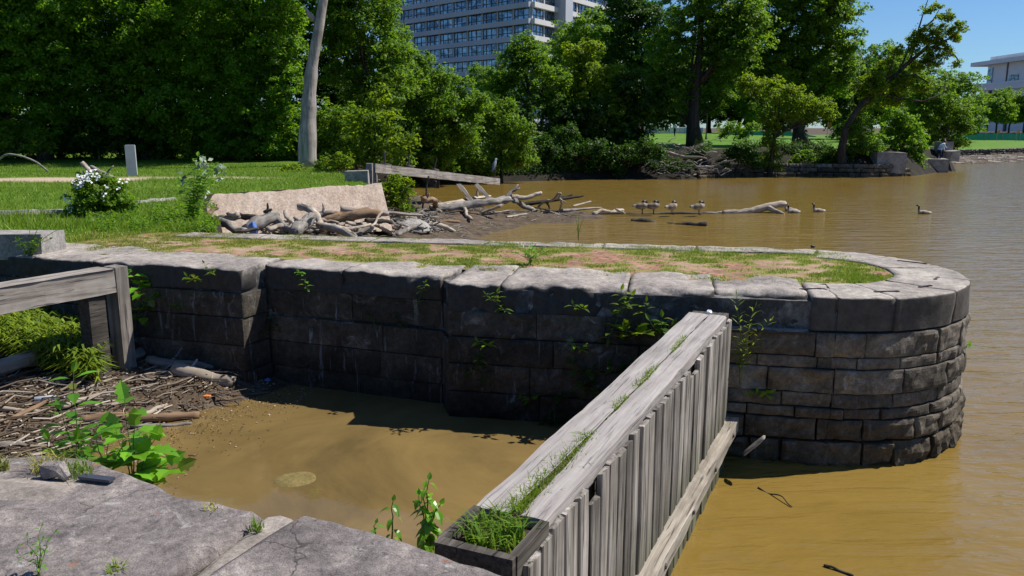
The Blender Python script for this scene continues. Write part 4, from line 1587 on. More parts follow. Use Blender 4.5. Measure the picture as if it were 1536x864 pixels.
for (u, v, hs, L, W, per, mt, lab, nm) in (
        (928, 478, (-.22, .35, .28), .10, .05, 7, 'leaf_yel', 'large yellow-green weed hanging high on the wall left of the gate', 'wall_weed'),
        (945, 510, (.14, .12), .17, .15, 3, 'leaf_yel', 'single broad reddish-veined leaf cluster left of the gate top', 'wall_weed'),
        (988, 505, (.2, .25, .15), .11, .06, 6, 'leaf_mid', 'dense green weed just left of the gate far end', 'wall_weed'),
        (966, 480, (.22,), .09, .04, 5, 'leaf_yel', 'thin yellowing sprig above the dense weed by the gate', 'wall_weed'),
        (745, 455, (.12, .16, -.08), .07, .025, 7, 'leaf_yel', 'small yellow-green weed under the coping mid wall', 'wall_weed'),
        (725, 518, (.06, .05), .10, .03, 6, 'leaf_near', 'bright star-shaped seedling on the dark wall', 'wall_weed'),
        (866, 528, (.14, .10), .08, .03, 7, 'leaf_near', 'small bright green sprig right of wall centre', 'wall_weed'),
        (632, 440, (-.22, .16), .06, .03, 8, 'leaf_yel', 'narrow trailing weed below the coping left of centre', 'wall_weed'),
        (866, 465, (.08, .06), .07, .03, 5, 'leaf_yel', 'tiny yellow-green sprig in the pale joint', 'wall_weed'),
        (457, 414, (.06, -.14), .06, .04, 7, 'leaf_near', 'small weed under the coping at the recess left end', 'wall_weed'),
        (405, 470, (-.30, -.25, -.2), .07, .03, 9, 'leaf_dark', 'dark trailing weed in the recess corner', 'wall_weed'),
        (212, 420, (.10, -.12, -.24), .15, .13, 4, 'leaf_near', 'bright broad-leaved weed beside the beam post', 'wall_weed'),
        (222, 455, (-.12, -.18, .1), .12, .09, 5, 'leaf_mid', 'dark green weed below the bright one by the beam post', 'wall_weed'),
        (292, 422, (.08, .06), .09, .035, 6, 'leaf_yel', 'small sprig on the wall left of the lit corner', 'wall_weed'),
        (318, 412, (.16, .05), .06, .03, 7, 'leaf_yel', 'yellow sprig nearest the lit wall corner', 'wall_weed'),
        (270, 465, (.08,), .08, .05, 5, 'leaf_mid', 'lone green seedling low on the left wall', 'wall_weed'),
        (718, 545, (-.1, .12, -.2), .09, .04, 8, 'leaf_dark', 'dark weed clump below the star-shaped seedling', 'wall_weed'),
        (880, 565, (.2, -.15, .12, -.2), .10, .05, 8, 'leaf_dark', 'large dark weed clump low on the wall left of the gate', 'wall_weed'),
        (930, 565, (.15, -.1, .2), .10, .05, 7, 'leaf_dark', 'dark weed clump next to the gate, low on the wall', 'wall_weed'),
        (832, 600, (-.42, -.3, .08), .08, .05, 9, 'leaf_dark', 'withered weed trailing down to the water', 'wall_weed'),
        (790, 600, (.05, .06), .08, .05, 4, 'leaf_yel', 'pale withered leaves left of the trailing weed', 'wall_weed'),
        (560, 480, (.08, -.06), .06, .03, 5, 'leaf_dark', 'small dark sprig in the recess joint', 'wall_weed'),
        (598, 482, (.09, -.04), .06, .03, 6, 'leaf_dark', 'second dark sprig, right in the recess joint', 'wall_weed'),
        (1140, 594, (.06, .08), .09, .05, 5, 'leaf_near', 'small green weed on the pier face right of the gate', 'wall_weed')):
    p = wall_pt(u, v)
    plant(nm, lab, p + Vector((0, .03, 0)), [hang(h, .10 + .06 * (i % 2), (i - .5 * (len(hs) - 1)) * .12) for i, h in enumerate(hs)], L * 1.45, W * 1.45, per, mt,
          group=GW, t0=.15, sr=.004, droop=.35, lobes=1 if W > .12 else 0)
p = wall_pt(1107, 560)
plant('slender_weed', 'tall slender weed with narrow leaves standing between gate end and pier', p + Vector((0, -.10, -.1)),
      [stalk(1.0, (-.10, -.03)), stalk(.88, (.10, -.04)), stalk(.72, (.28, -.02)), stalk(.5, (.0, -.05))], .12, .018, 26, 'leaf_weed', group=None, sr=.005, up=.6, droop=.1)
p = P(1449, 524, Y=9.0)
plant('wall_weed', 'tiny bright weed on the right edge of the rounded pier', p + Vector((-.03, .05, 0)), [hang(.08), hang(.05)], .10, .06, 3, 'leaf_near', group=GW)
plant('small_weed', 'leafy green weed standing on the pier paving edge', P(796, 397, 1.84),
      [stalk(.22, (.03, 0)), stalk(.20, (-.08, .02)), stalk(.18, (.12, .02)), stalk(.16, (.2, 0)), stalk(.2, (-.02, .05)), stalk(.14, (-.16, 0))], .12, .035, 8, 'leaf_near', up=.6)
plant('small_weed', 'feathery thin weed on the far edge of the pier', P(868, 361, 1.84),
      [stalk(.38, (.0, 0)), stalk(.36, (-.05, .02)), stalk(.32, (.06, .02))], .07, .012, 14, 'leaf_yel', up=.7)
log('driftwood_plank', 'short splintered grey plank jammed at the pier foot beside the gate', P(1116, 681, Y=7.8), P(1146, 656, Y=7.75), .055, .05, 'log_grey', bend=.02, sc=(1, .35))
log('stick', 'thin dark stick floating in the river in front of the pier', P(1137, 731, .01), P(1188, 760, .01), .008, .006, 'log_dark', 'stick')
log('stick', 'dark stick floating at the bottom edge of the river', P(1236, 848, .01), P(1280, 863, .01), .012, .010, 'log_dark', 'stick')

# weedy bank under the beam
pt, tip = [], []
while len(pt) < 5200:
    u, v = rl.uniform(-160, 150), rl.uniform(440, 545)
    if v > 500 - .2 * (u - 60) + 22 * nz(u * .03, v * .03, 2) or u > 138 - .45 * max(0, v - 460):
        continue
    p = hit(u, v, basin_ground)
    if p.y > wall_y(p.x) - .15:
        d = ray(u, v)
        t = 6.0
        dd = rl.uniform(.15, 1.1)
        while (d * t).y < wall_y((d * t).x) - dd:
            t += .03
        p = d * t
        p.z = basin_ground(p.x, p.y)
    pt.append((p.x, p.y, p.z))
V = []
for p in pt:
    hgt = rl.uniform(.22, .55)
    a = rl.uniform(0, 6.28)
    p = Vector(p)
    d = Vector((math.cos(a), math.sin(a), 0))
    s = Vector((-d.y, d.x, 0)) * .011
    for q in range(3):
        z0, z1 = hgt * (.25 + .22 * q), hgt * (.5 + .22 * q)
        aa = a + q * 2.2
        dd = Vector((math.cos(aa), math.sin(aa), 0))
        ss = Vector((-dd.y, dd.x, 0)) * .014
        b0_ = p + Vector((0, 0, z0))
        m_ = b0_ + dd * .11 + Vector((0, 0, .10))
        e_ = b0_ + dd * .24 + Vector((0, 0, .05))
        V += [b0_ - ss * .5, b0_ + ss * .5, m_ + ss, m_ - ss, m_ - ss, m_ + ss, e_ + ss * .1, e_ - ss * .1]
tag(np_quads('weed_undergrowth', np.array([tuple(q) for q in V]), 4, M['leaf_weed']), kind='stuff')
plant('silver_weed', 'silvery drooping weed at the foot of the beam post', lk(132, 505), [stalk(.3, (.05, -.05)), stalk(.25, (-.1, -.05)), stalk(.22, (.15, -.05))], .16, .03, 8, 'leaf_silver', droop=.8)
plant('broadleaf_weed', 'green broad weeds at the left edge above the beam', P(14, 420, 1.2),
      [stalk(.65, (.1, 0)), stalk(.55, (-.2, 0)), stalk(.6, (.3, .1)), stalk(.5, (-.4, .1))], .2, .06, 9, 'leaf_near')
plant('grass_clump', 'arching grassy weed beside the broad weeds above the beam', P(40, 425, 1.3),
      [stalk(.35, (.3, -.1)), stalk(.3, (.1, -.2)), stalk(.32, (-.2, -.1))], .25, .025, 6, 'leaf_yel', droop=.7)

# concrete block at the left end of the pier
t = MB()
p = P(64, 384, 1.84)
q = P(-60, 384, 1.84)
d = (q - p).normalized()
c = p + d * 1.5 + Vector((0, .30, .12))
vs = MB()
vs.box((0, 0, 0), (3.0, .6, .36), jit=.015)
o = vs.build('concrete_block', M['greyconc'], None, matrix=Matrix.Translation(c) @ Matrix.Rotation(math.atan2(d.y, d.x), 4, 'Z'))
tag(o, 'low rough concrete block at the left end of the brick paving', 'concrete block')
plant('spindly_weed', 'spindly tall weed growing over the concrete block end', P(52, 384, 1.84) + Vector((0, -.05, 0)),
      [stalk(.62, (-.05, .1)), stalk(.6, (.25, .05)), stalk(.42, (.5, 0))], .06, .015, 14, 'leaf_mid', up=.5)
plant('bushy_weed', 'low bushy weed with reddish leaves against the concrete block end', P(50, 384, 1.84) + Vector((0, -.1, -.05)),
      [stalk(.3, (a, b_)) for a, b_ in ((.1, 0), (-.15, 0), (.2, -.05), (-.05, -.1), (.3, .0))], .09, .05, 9, 'leaf_mid', up=.4)

# ------------------------------------------------------------------ lawn furniture, left
# rough grass
pt = []
rq = random.Random(31)
while len(pt) < 42000:
    y = 12.2 + 22 * rq.random() ** 1.6
    x = xr(y) - 16 * rq.random() ** 1.2
    if path_cover(Vector((x, y, 0))) > .3 + .4 * rq.random() or x < -.72 * y:
        continue
    pt.append((x, y, lawn_z(x, y) - .01))
pt = np.array(pt)
hh = 0.075 * rng.uniform(.5, 1.4, len(pt)) * (1 + 1.6 * np.clip((np.abs(pt[:, 1] - 15.2) < 1.4) * (np.array([nz(a, b_, 3, .6) for a, b_ in pt[:, :2]]) + .45), 0, 1))
tag(np_quads('lawn_grass', blade_tris(pt, hh, .8, .022), 3, M['grass']), kind='stuff')
# leafy ground cover on the bank between lawn and pier
pt = []
while len(pt) < 9000:
    u, v = rq.uniform(130, 325), rq.uniform(308, 346)
    if rq.random() > S((v - 300) / 20) + .2 or nz(u * .03, v * .08, 4) < -.15:
        continue
    p = P(u, v, 1.86)
    pt.append((p.x, p.y, lawn_z(p.x, p.y) + .16 * rq.random() ** 2))
pt = np.array(pt)
tag(np_quads('ground_cover', leaf_quads(pt, unit(np.array([0, 0, 1.]) + rng.normal(size=pt.shape) * .6), .055 * rng.uniform(.6, 1.4, len(pt))), 4, M['leaf_mid']), kind='stuff')

# low stone edging left in the lawn
for (u0, v0, u1, v1, lab) in ((0, 322, 98, 320, 'low pale stone kerb strip in the lawn at the left edge'),
                              (205, 306, 262, 301, 'short pale stone kerb strip right of the flowering bush')):
    a, b_ = P(u0, v0, 1.85), P(u1, v1, 1.85)
    mb = MB()
    d = b_ - a
    mb.tube([(0, 0, 0)] + [(d.length * i / 10, .03 * nz(i * .7, u0, 1), .015 * nz(i * .9, u0, 5)) for i in range(1, 10)] + [(d.length, 0, 0)], .10, 6, .25)
    tag(mb.build('stone_kerb', M['greyconc'], None, matrix=Matrix.Translation(a - Vector((0, 0, .0))) @ Matrix.Rotation(math.atan2(d.y, d.x), 4, 'Z')), lab, 'kerb')

# sloping concrete retaining wall
A, B = P(300, 294, 1.86), P(572, 275, 2.0)
A2, B2 = P(296, 340, 0.95), P(588, 318, 0.95)
A2 = A + Vector((-.1, -1.0, -1.1))
B2 = B + Vector((.42, -.85, -1.3))
nxw, nyw = 60, 12
mb = MB()
vs = []
for j in range(nyw + 1):
    for i in range(nxw + 1):
        u, w = i / nxw, j / nyw
        p = A.lerp(B, u).lerp(A2.lerp(B2, u), w)
        p += Vector((0, -.02, 0)) * fbm(p.x, p.z, 3, 2.5) + Vector((0, 0, .04 * fbm(p.x, 1, 2, 1.6) + .02 * nz(p.x, 1, 2, 7)))
        vs.append(p)
fs = [(j * (nxw + 1) + i, (j + 1) * (nxw + 1) + i, (j + 1) * (nxw + 1) + i + 1, j * (nxw + 1) + i + 1) for j in range(nyw) for i in range(nxw)]
mb.add(vs, fs)
top = [vs[i] for i in range(nxw + 1)]
mb.add(top + [p + Vector((-.05, .45, -.02)) for p in top], [(i, i + 1, nxw + 2 + i, nxw + 1 + i) for i in range(nxw)])
eb = [vs[j * (nxw + 1) + nxw] for j in range(nyw + 1)]
mb.add(eb + [Vector((p.x - .25, B.y + .45, p.z)) for p in eb], [(j, j + 1, nyw + 2 + j, nyw + 1 + j) for j in range(nyw)])
tag(mb.build('concrete_wall', M['concrete'], None), 'sloping pinkish concrete retaining wall holding the lawn above the driftwood', 'retaining wall')

# marker post
p = P(199, 264, 2.0)
p.z = lawn_z(p.x, p.y)
mb = MB()
mb.box((0, 0, .49), (.31, .18, 1.06), rz=R(18))
mb.box((0, 0, 1.025), (.27, .14, .02), rz=R(18))
tag(mb.build('marker_post', M['postgrey'], None, p), 'square pale grey marker post standing alone on the lawn', 'post')

# low dark humped shelter with a pale arched pole at the left
p = P(28, 257, 2.05)
mb = MB()
mb.tube([(-1.1 + .22 * i, .1 * math.sin(i), .62 * math.sin(math.pi * (i / 10) ** .8)) for i in range(11)], .035, 7, .2)
tag(mb.build('arched_branch', M['log_grey'], None, p, smooth=True), 'pale arched branch under the trees at the left edge of the lawn', 'branch')

# flowering bush with driftwood in it
bb = P(150, 320, 1.86)
lob = [px_lobe(150, 290, 34, bb.y, 0), px_lobe(125, 300, 24, bb.y, 0), px_lobe(178, 296, 24, bb.y, 0), px_lobe(140, 278, 24, bb.y, 0), px_lobe(170, 280, 22, bb.y, 0),
       px_lobe(112, 310, 12, bb.y, 0), px_lobe(190, 308, 14, bb.y, 0), px_lobe(150, 305, 26, bb.y, 0)]
bush = tree('flowering_bush', 'rounded dark green bush with white blossoms on the lawn edge', bb, lob, .075, 'leaf_mid', 1.0, .03, cat='bush', limbs=False)
pt = []
while len(pt) < 42:
    l = lob[rq.choice((0, 1, 1, 3, 3, 3, 4))]
    d = Vector((rq.gauss(-.1, .5), -abs(rq.gauss(.5, .4)), rq.gauss(.35, .5))).normalized()
    c = Vector(l[:3]) + Vector((d.x * l[3], d.y * l[4], d.z * l[5])) * 1.04
    if nz(c.x, c.z, 2, 2.6) < .02 and not (c.x > bb.x + .35 and c.z > bb.z + .45):
        continue
    pt.append(tuple(c))
pt = np.array(pt)
pt = np.repeat(pt, 6, 0) + rng.normal(size=(len(pt) * 6, 3)) * .032
np_quads('blossom', leaf_quads(pt, unit(np.array([.2, -.8, .6]) + rng.normal(size=pt.shape) * .4), .05 * rng.uniform(.7, 1.3, len(pt)), .9) - np.array(bb, np.float32), 4, M['petal'], bush)
log('driftwood_branch', 'pale branch sticking up out of the flowering bush', P(142, 268, Y=bb.y), P(122, 243, Y=bb.y), .05, .05, 'log', stubs=())
log('driftwood_branch', 'dark knotted root on top of the flowering bush', P(168, 268, Y=bb.y + .1), P(136, 250, Y=bb.y + .2), .085, .04, 'log_grey', bend=.15,
    stubs=((.4, (.6, 0, .5), .3, .03), (.7, (.5, .1, -.2), .35, .03)))
# silvery saplings
G3 = P(290, 332, 1.86)
plant('silvery_sapling', 'young sapling with upright silvery-leaved shoots beside the concrete wall', G3,
      [stalk(1.22, (.13, .1)), stalk(1.05, (.48, 0)), stalk(.75, (-.25, .1)), stalk(.7, (.3, .2)), stalk(1.1, (.18, .1)), stalk(.95, (.42, .1))], .17, .11, 30, 'leaf_near', t0=.1)
vs = []
for (u, v) in ((303, 238), (305, 248), (306, 258), (329, 250), (328, 258), (331, 264), (306, 290), (274, 268), (300, 245)):
    c = P(u, v, Y=G3.y)
    vs += [c + Vector((rq.gauss(0, .05), rq.gauss(0, .05), rq.gauss(0, .05))) for _ in range(7)]
pt = np.array([tuple(q) for q in vs])
tag(np_quads('pale_leaves', leaf_quads(pt, unit(np.array([.2, -.6, .6]) + rng.normal(size=pt.shape) * .4), .11 * rng.uniform(.7, 1.2, len(pt)), .6) - np.array(G3, np.float32), 4,
             M['leaf_silver'], [o for o in bpy.data.objects if o.name == 'silvery_sapling'][0]))

# bare dead trunk
p = P(461, 252, 2.0)
p.z = lawn_z(p.x, p.y) - .1
q = [p, P(462, 200, Y=p.y), P(463, 150, Y=p.y + .1), P(468, 100, Y=p.y + .2), P(476, 55, Y=p.y + .2), P(485, 0, Y=p.y + .3), P(492, -60, Y=p.y + .4), P(498, -150, Y=p.y + .4)]
mb = MB()
pp = []
for i in range(len(q) - 1):
    for j in range(4):
        pp.append(q[i].lerp(q[i + 1], j / 4) - p)
pp.append(q[-1] - p)
mb.tube(pp, [(.40 - .10 * min(1, i / 12) - .006 * i) * (1 + .08 * nz(i * .6, 1, 2)) for i in range(len(pp))], 18, .12)
mb.tube(bent(P(470, 30, Y=p.y + .2) - p, P(458, 12, Y=p.y) - p, 4, .1), [.14, .11, .09, .07, .05], 8, .3)
tk = mb.build('dead_tree', M['deadtrunk'], None, p, smooth=True)
tag(tk, 'tall bare dead tree trunk, grey and barkless, at the lawn edge', 'dead tree')

# ------------------------------------------------------------------ timber crib and the heron
pc = P(556, 262, Y=26.5)
crib = empty('timber_crib', (pc.x, pc.y, 0), 'broken timber boom on posts with iron rods, running out over the creek', 'timber structure')


def loc_tube(mb, pts, r, n=7, rough=.1, sc=(1, 1)):
    mb.tube([Vector(p) - Vector((pc.x, pc.y, 0)) for p in pts], r, n, rough, sc)


def loc_beam(name, a, b, w, h, mat):
    a, b = Vector(a), Vector(b)
    d = b - a
    mb = MB()
    n_ = 16
    prof = [(-w / 2, -h / 2), (w / 2, -h / 2), (w / 2, h / 2), (-w / 2, h / 2)]
    vs = []
    for i in range(n_ + 1):
        x = d.length * i / n_
        for k_, (y, z) in enumerate(prof):
            vs.append((x, y + .018 * nz(x * 1.7, k_, 3), z + .025 * nz(x * 1.3, k_, 8)))
    fs = [(i * 4 + k_, i * 4 + (k_ + 1) % 4, (i + 1) * 4 + (k_ + 1) % 4, (i + 1) * 4 + k_) for i in range(n_) for k_ in range(4)]
    fs += [(3, 2, 1, 0), (n_ * 4, n_ * 4 + 1, n_ * 4 + 2, n_ * 4 + 3)]
    mb.add(vs, fs)
    Mx = Matrix.Translation(a - Vector((pc.x, pc.y, 0))) @ d.to_track_quat('X', 'Z').to_matrix().to_4x4()
    return mb.build(name, M[mat], crib, matrix=Mx)


loc_beam('boom', P(558, 252, Y=26.6), P(746, 272.5, Y=37.5), .26, .30, 'beam')
loc_beam('post', P(554, 245, Y=26.3), P(554, 285, Y=26.3), .22, .20, 'post')
loc_beam('post', P(561, 258, Y=26.7), P(561, 300, Y=26.7), .22, .20, 'log_grey')
loc_beam('post', P(597, 262, Y=28.8), P(597, 312, Y=28.8), .20, .20, 'log_dark')
loc_beam('hanger', P(634, 264, Y=31), P(653, 276, Y=31), .30, .24, 'log_dark')
loc_beam('hanger', P(655, 266, Y=31.6), P(655, 282, Y=31.6), .25, .22, 'log_dark')
for (u0, v0, u1, v1, Y) in ((576, 226, 578, 250, 27.6), (614, 231, 612, 252, 29.3), (655, 238, 650, 257, 31.5)):
    mb = MB()
    loc_tube(mb, [P(u0, v0, Y=Y), P(u1, v1, Y=Y)], .028)
    mb.build('iron_rod', M['iron'], crib)
    mb = MB()
    c = P(u1 + 2, v1 - 2, Y=Y)
    loc_tube(mb, [c + Vector((-.12, 0, .03)), c + Vector((.0, 0, .0)), c + Vector((.16, .05, -.04))], .06, 7, .3)
    mb.build('iron_bracket', M['iron'], crib)
# dark concrete stub next to it
a, b_ = P(518, 264, 2.15), P(553, 262, 2.15)
mb = MB()
mb.box(((a.x + b_.x) / 2, (a.y + b_.y) / 2, 2.02), ((b_.x - a.x) + .1, .4, .56), jit=.02)
tag(mb.build('concrete_stub', M['greyconc']), 'small dark concrete stub wall beside the timber boom', 'concrete block')

# ------------------------------------------------------------------ driftwood heap
def hp(u, v, dz=0.0):
    p = hit(u, v, lambda x, y: max(heap(x, y), 0.0), 13.6)
    p.z += dz
    return p


def ep(e, r):
    return P(e[0], e[1], Y=e[2]) if len(e) == 3 else hp(e[0], e[1], r * .5)


GD = 'driftwood heaped beside the pier'
LOGS = (
    # standing and long pieces in the middle
    ((650, 311), (735, 294, 34.5), .17, .12, 'log', 'long pale log rising behind the two upright boards', ((.75, (.1, 0, .6), .45, .07),)),
    ((654, 316), (765, 298, 33), .20, .17, 'log_grey', 'thickest grey log at the centre of the driftwood heap', ()),
    ((745, 300, 33), (812, 290, 34), .13, .10, 'log', 'pale pole projecting right from the centre of the heap', ()),
    ((757, 299, 33), (777, 277, 33.5), .10, .05, 'log_grey', 'forked grey branch standing up from the thickest log', ((.55, (.7, 0, .3), .4, .05),)),
    ((770, 301, 33), (801, 317), .12, .12, 'log_grey', 'grey log sloping down right of the centre', ()),
    ((600, 289, 26.5), (624, 322), .15, .14, 'log_grey', 'broad grey plank leaning beside the green shoots', ()),
    ((689, 277, 33), (709, 304, 32.6), .17, .16, 'log_grey', 'left one of two upright leaning boards', ()),
    ((715, 277, 33.4), (734, 298, 33), .17, .16, 'log_grey', 'right one of two upright leaning boards', ()),
    ((643, 264, 30), (634, 313), .045, .035, 'log_dark', 'thin dark pole hanging from the timber boom', ()),
    ((804, 317), (838, 289, 33), .075, .05, 'log', 'left arm of the bleached V-shaped branches', ()),
    ((841, 290, 33), (840, 315), .06, .055, 'log', 'right arm of the bleached V-shaped branches', ((.4, (.5, 0, -.3), .35, .04),)),
    ((788, 309), (874, 294, 34), .22, .10, 'log_dark', 'dark wet plank behind the V-shaped branches', ((.6, (.6, 0, .2), .7, .08), (.4, (.3, 0, -.5), .6, .07))),
    ((860, 309, 32.5), (886, 302, 33), .09, .07, 'log', 'short white branch end right of the dark plank', ()),
    ((636, 297, 27.8), (652, 313), .13, .11, 'log_brown', 'reddish stump at the left of the central logs', ((.3, (.4, 0, .6), .3, .06),)),
    ((646, 312), (662, 320), .10, .08, 'log', 'pale stub below the reddish stump', ()),
    ((600, 322, 25.5), (682, 349), .12, .10, 'log', 'long curved tan log in the front of the heap', ((.5, (.3, .5, .2), .3, .04),)),
    ((606, 326, 25.6), (560, 338), .10, .08, 'log_brown', 'tan limb joining the long curved log on the left', ()),
    ((690, 315), (708, 329, 29), .10, .06, 'log', 'short pale branch right of the grey flat rock', ()),
    ((720, 322), (752, 308, 31), .12, .14, 'log', 'stubby pale log resting below the upright boards', ((.7, (.5, 0, .3), .3, .06),)),
    ((735, 320), (770, 316), .07, .05, 'log_grey', 'thin grey branch on the mud under the boards', ()),
    ((760, 327), (790, 322), .10, .08, 'log', 'pinkish pale board end on the mud spit', ()),
    ((645, 332), (690, 334), .07, .06, 'log_brown', 'brown stick lying on the mud before the central logs', ()),
    ((642, 349), (690, 338), .05, .03, 'log_grey', 'crooked grey branch below the long curved log', ()),
    ((840, 318), (902, 312), .16, .06, 'log_grey', 'weathered plank on the mud spit right of the V branches', ()),
    ((890, 322), (935, 316), .09, .08, 'log', 'pale log at the tip of the mud spit', ()),
    ((923, 313, 33.4), (938, 321, 33.2), .05, .04, 'log', 'bent white stick hooked over the spit tip', ()),
    ((812, 318), (850, 324), .07, .05, 'log', 'pale stick at the front of the V branches', ()),
    ((700, 306, 32.6), (770, 300, 33), .08, .05, 'log_grey', 'slim branch lying across the thickest log', ()),
    ((660, 320), (725, 321), .05, .04, 'log_dark', 'long dark pole flat on the mud', ()),
    # left pile against the concrete wall
    ((324, 334, 19.5), (362, 346, 18.4), .17, .13, 'log_grey', 'jagged grey log at the left end of the pile', ()),
    ((322, 327, 19.6), (360, 325, 19.6), .10, .09, 'log_grey', 'low log along the foot of the concrete wall, leftmost', ()),
    ((310, 322, 19.2), (326, 311, 19.4), .10, .09, 'log_brown', 'brown stub log leaning at the left end of the wall', ()),
    ((342, 322, 19.6), (357, 322, 19.5), .11, .11, 'log', 'white-ended round log on top of the left pile', ()),
    ((366, 324, 19.8), (400, 328, 19.6), .13, .10, 'log_dark', 'dark flat log at the wall behind the left pile', ()),
    ((376, 340, 18.8), (408, 326, 19.4), .28, .20, 'log_grey', 'fat grey weathered stump in the left pile', ()),
    ((408, 324, 19.9), (440, 342, 18.6), .16, .12, 'log_grey', 'grey split log right of the fat stump', ()),
    ((428, 316, 20.2), (441, 337, 19.2), .09, .07, 'log', 'curved white branch in the middle of the left pile', ()),
    ((446, 346, 18.3), (464, 328, 19.4), .24, .22, 'log_grey', 'gnarled upright root wad with pale stripes', ((.5, (.5, 0, .4), .35, .08), (.6, (-.5, 0, .4), .3, .08))),
    ((460, 316, 20.6), (520, 351, 18.0), .15, .14, 'log', 'long forked pale log slanting down the pile to the pier', ((.35, (.8, 0, -.1), .5, .06),)),
    ((494, 328, 20.6), (556, 321, 21.2), .24, .22, 'log_brown', 'large rust-brown log lying along the concrete wall', ()),
    ((522, 314, 21.5), (572, 320, 21.8), .13, .12, 'log', 'smooth whitish pole on top of the rust-brown log', ()),
    ((556, 340, 20.5), (573, 318, 21.3), .05, .05, 'log', 'thin white stick propped against the whitish pole', ()),
    ((520, 334, 20.4), (596, 352), .08, .07, 'log', 'long thin pale branch in the front right of the pile', ((.4, (.5, .2, .3), .3, .04),)),
    ((510, 342, 19.0), (580, 350), .07, .05, 'log', 'second thin branch below the long thin pale one', ()),
    ((572, 318, 22), (622, 322, 23), .15, .12, 'log_grey', 'grey log bridging from the wall end to the leaning plank', ()),
    ((400, 344, 18.2), (424, 338, 18.6), .10, .09, 'log', 'short stub at the pier edge under the grey split log', ()),
    ((470, 322, 20.3), (500, 318, 20.6), .09, .07, 'log_grey', 'twisted grey branch against the wall centre', ((.5, (0, 0, 1), .25, .05),)),
    ((396, 318, 20), (408, 314, 20), .08, .05, 'log_dark', 'small dark knot of root against the wall', ((.5, (0, 0, 1), .2, .05),)),
    ((596, 352, 20.5), (622, 340, 22.0), .09, .10, 'log_grey', 'short grey log at the foot of the flat rock', ()),
    ((548, 330, 20.9), (588, 334, 21.5), .10, .08, 'log_dark', 'dark log in the shade below the whitish pole', ()),
    ((350, 347, 17.9), (388, 343, 18.2), .06, .05, 'log_dark', 'thin dark branch along the pier edge at the left pile', ()),
)
for a, b_, r0, r1, mt, lab, st in LOGS:
    if a[0] < 600:
        r0, r1 = r0 * .62, r1 * .62
    else:
        r0, r1 = r0 * .84, r1 * .84
    brd = ('plank' in lab or 'board' in lab) and 'grey plank leaning' not in lab
    a, b_ = ep(a, r0), ep(b_, r1)
    if r0 > .07 and a.y < 23:
        a, b_ = a + (a - b_) * .22, b_ + (b_ - a) * .22
    if 'board' in lab or 'plank' in lab:
        log('driftwood_log', lab, a, b_, r0 * 1.15, r1 * 1.15, mt, group=GD, stubs=st, bend=.006, rough=.08, n=4, sc=(1, .5), smooth=False)
    else:
        log('driftwood_log', lab, a, b_, r0, r1, mt, group=GD, stubs=st, bend=.045, rough=.4)
for i in range(95):
    u, v = rl.uniform(310, 640), rl.uniform(316, 350)
    if u < 560 and v < 318 + 8 * rl.random():
        continue
    p = hp(u, v + 4)
    if p.y < 14.3 or p.y > 24:
        continue
    a = rl.gauss(.15, .7)
    L = rl.uniform(.4, 1.3)
    r = rl.uniform(.03, .085)
    d = Vector((math.cos(a), math.sin(a), rl.uniform(-.35, .4))) * L / 2
    c = p + Vector((0, 0, r + rl.uniform(-.05, .16)))
    log('driftwood_piece', 'short weathered driftwood piece jumbled in the heap at the foot of the concrete wall', c - d, c + d, r, r * rl.uniform(.6, 1),
        rl.choice(('log', 'log_grey', 'log_grey', 'log_dark', 'log_brown')), group='driftwood pieces below the concrete wall', bend=.035, rough=.5, n=7)
# flat rock
mb = MB()
c = hp(612, 342)
vs = [(0, 0, .32)]
for j in range(1, 5):
    for i in range(16):
        a = 2 * math.pi * i / 16
        f = j / 4 * (1 + .22 * nz(math.cos(a), math.sin(a), 6, 1.4))
        vs.append((math.cos(a) * .75 * f, math.sin(a) * .7 * f, (.34 + .05 * nz(i, j, 3)) * (1 - (j / 4) ** 4) - .05))
fs = [(0, 1 + i, 1 + (i + 1) % 16) for i in range(16)]
for j in range(3):
    fs += [(1 + j * 16 + i, 1 + (j + 1) * 16 + i, 1 + (j + 1) * 16 + (i + 1) % 16, 1 + j * 16 + (i + 1) % 16) for i in range(16)]
mb.add(vs, fs)
tag(mb.build('rock', M['greyconc'], None, c), 'flat grey rock slab among the driftwood below the concrete wall end', 'rock')
crumple('plastic_scrap', 'crumpled blue plastic wedged low in the left driftwood pile', P(379, 343, Y=18.5) - Vector((0, 0, .12)), .15, M['pet_blue'], 'litter', (.8, .6, 1.2))
mb = MB()
for _ in range(1000):
    x, y = rl.uniform(-6.5, 5), rl.uniform(16, 35)
    h = heap(x, y)
    if h < .03:
        continue
    a = rl.uniform(0, 6.28)
    L = rl.choice((.1, .15, .2, .3, .6)) * rl.uniform(.6, 1.3)
    r = rl.uniform(.006, .02)
    d = Vector((math.cos(a), math.sin(a), rl.uniform(-.1, .3))) * L / 2
    c = Vector((x, y, h + r + rl.uniform(0, .08)))
    mb.tube([c - d, c + Vector((0, 0, rl.uniform(-.03, .05))), c + d], [r, r, r * .5], 4)
for _ in range(640):
    u, v = rl.uniform(312, 650), rl.uniform(322, 351)
    p = hp(u, v)
    if p.y < 14.2 or p.z < .05:
        continue
    a = rl.gauss(.2, .8)
    L = rl.uniform(.25, 1.1)
    r = rl.uniform(.015, .055)
    d = Vector((math.cos(a), math.sin(a), rl.uniform(-.35, .45))) * L / 2
    c = p + Vector((0, 0, r + rl.uniform(0, .16)))
    mb.tube(bent(c - d, c + d, 5, .12, seed=_ * 1.7), [r * (1 - .4 * j / 5) * rl.uniform(.8, 1.2) for j in range(6)], 6, .4)
tag(mb.build('driftwood_litter', M['log_grey']), kind='stuff')

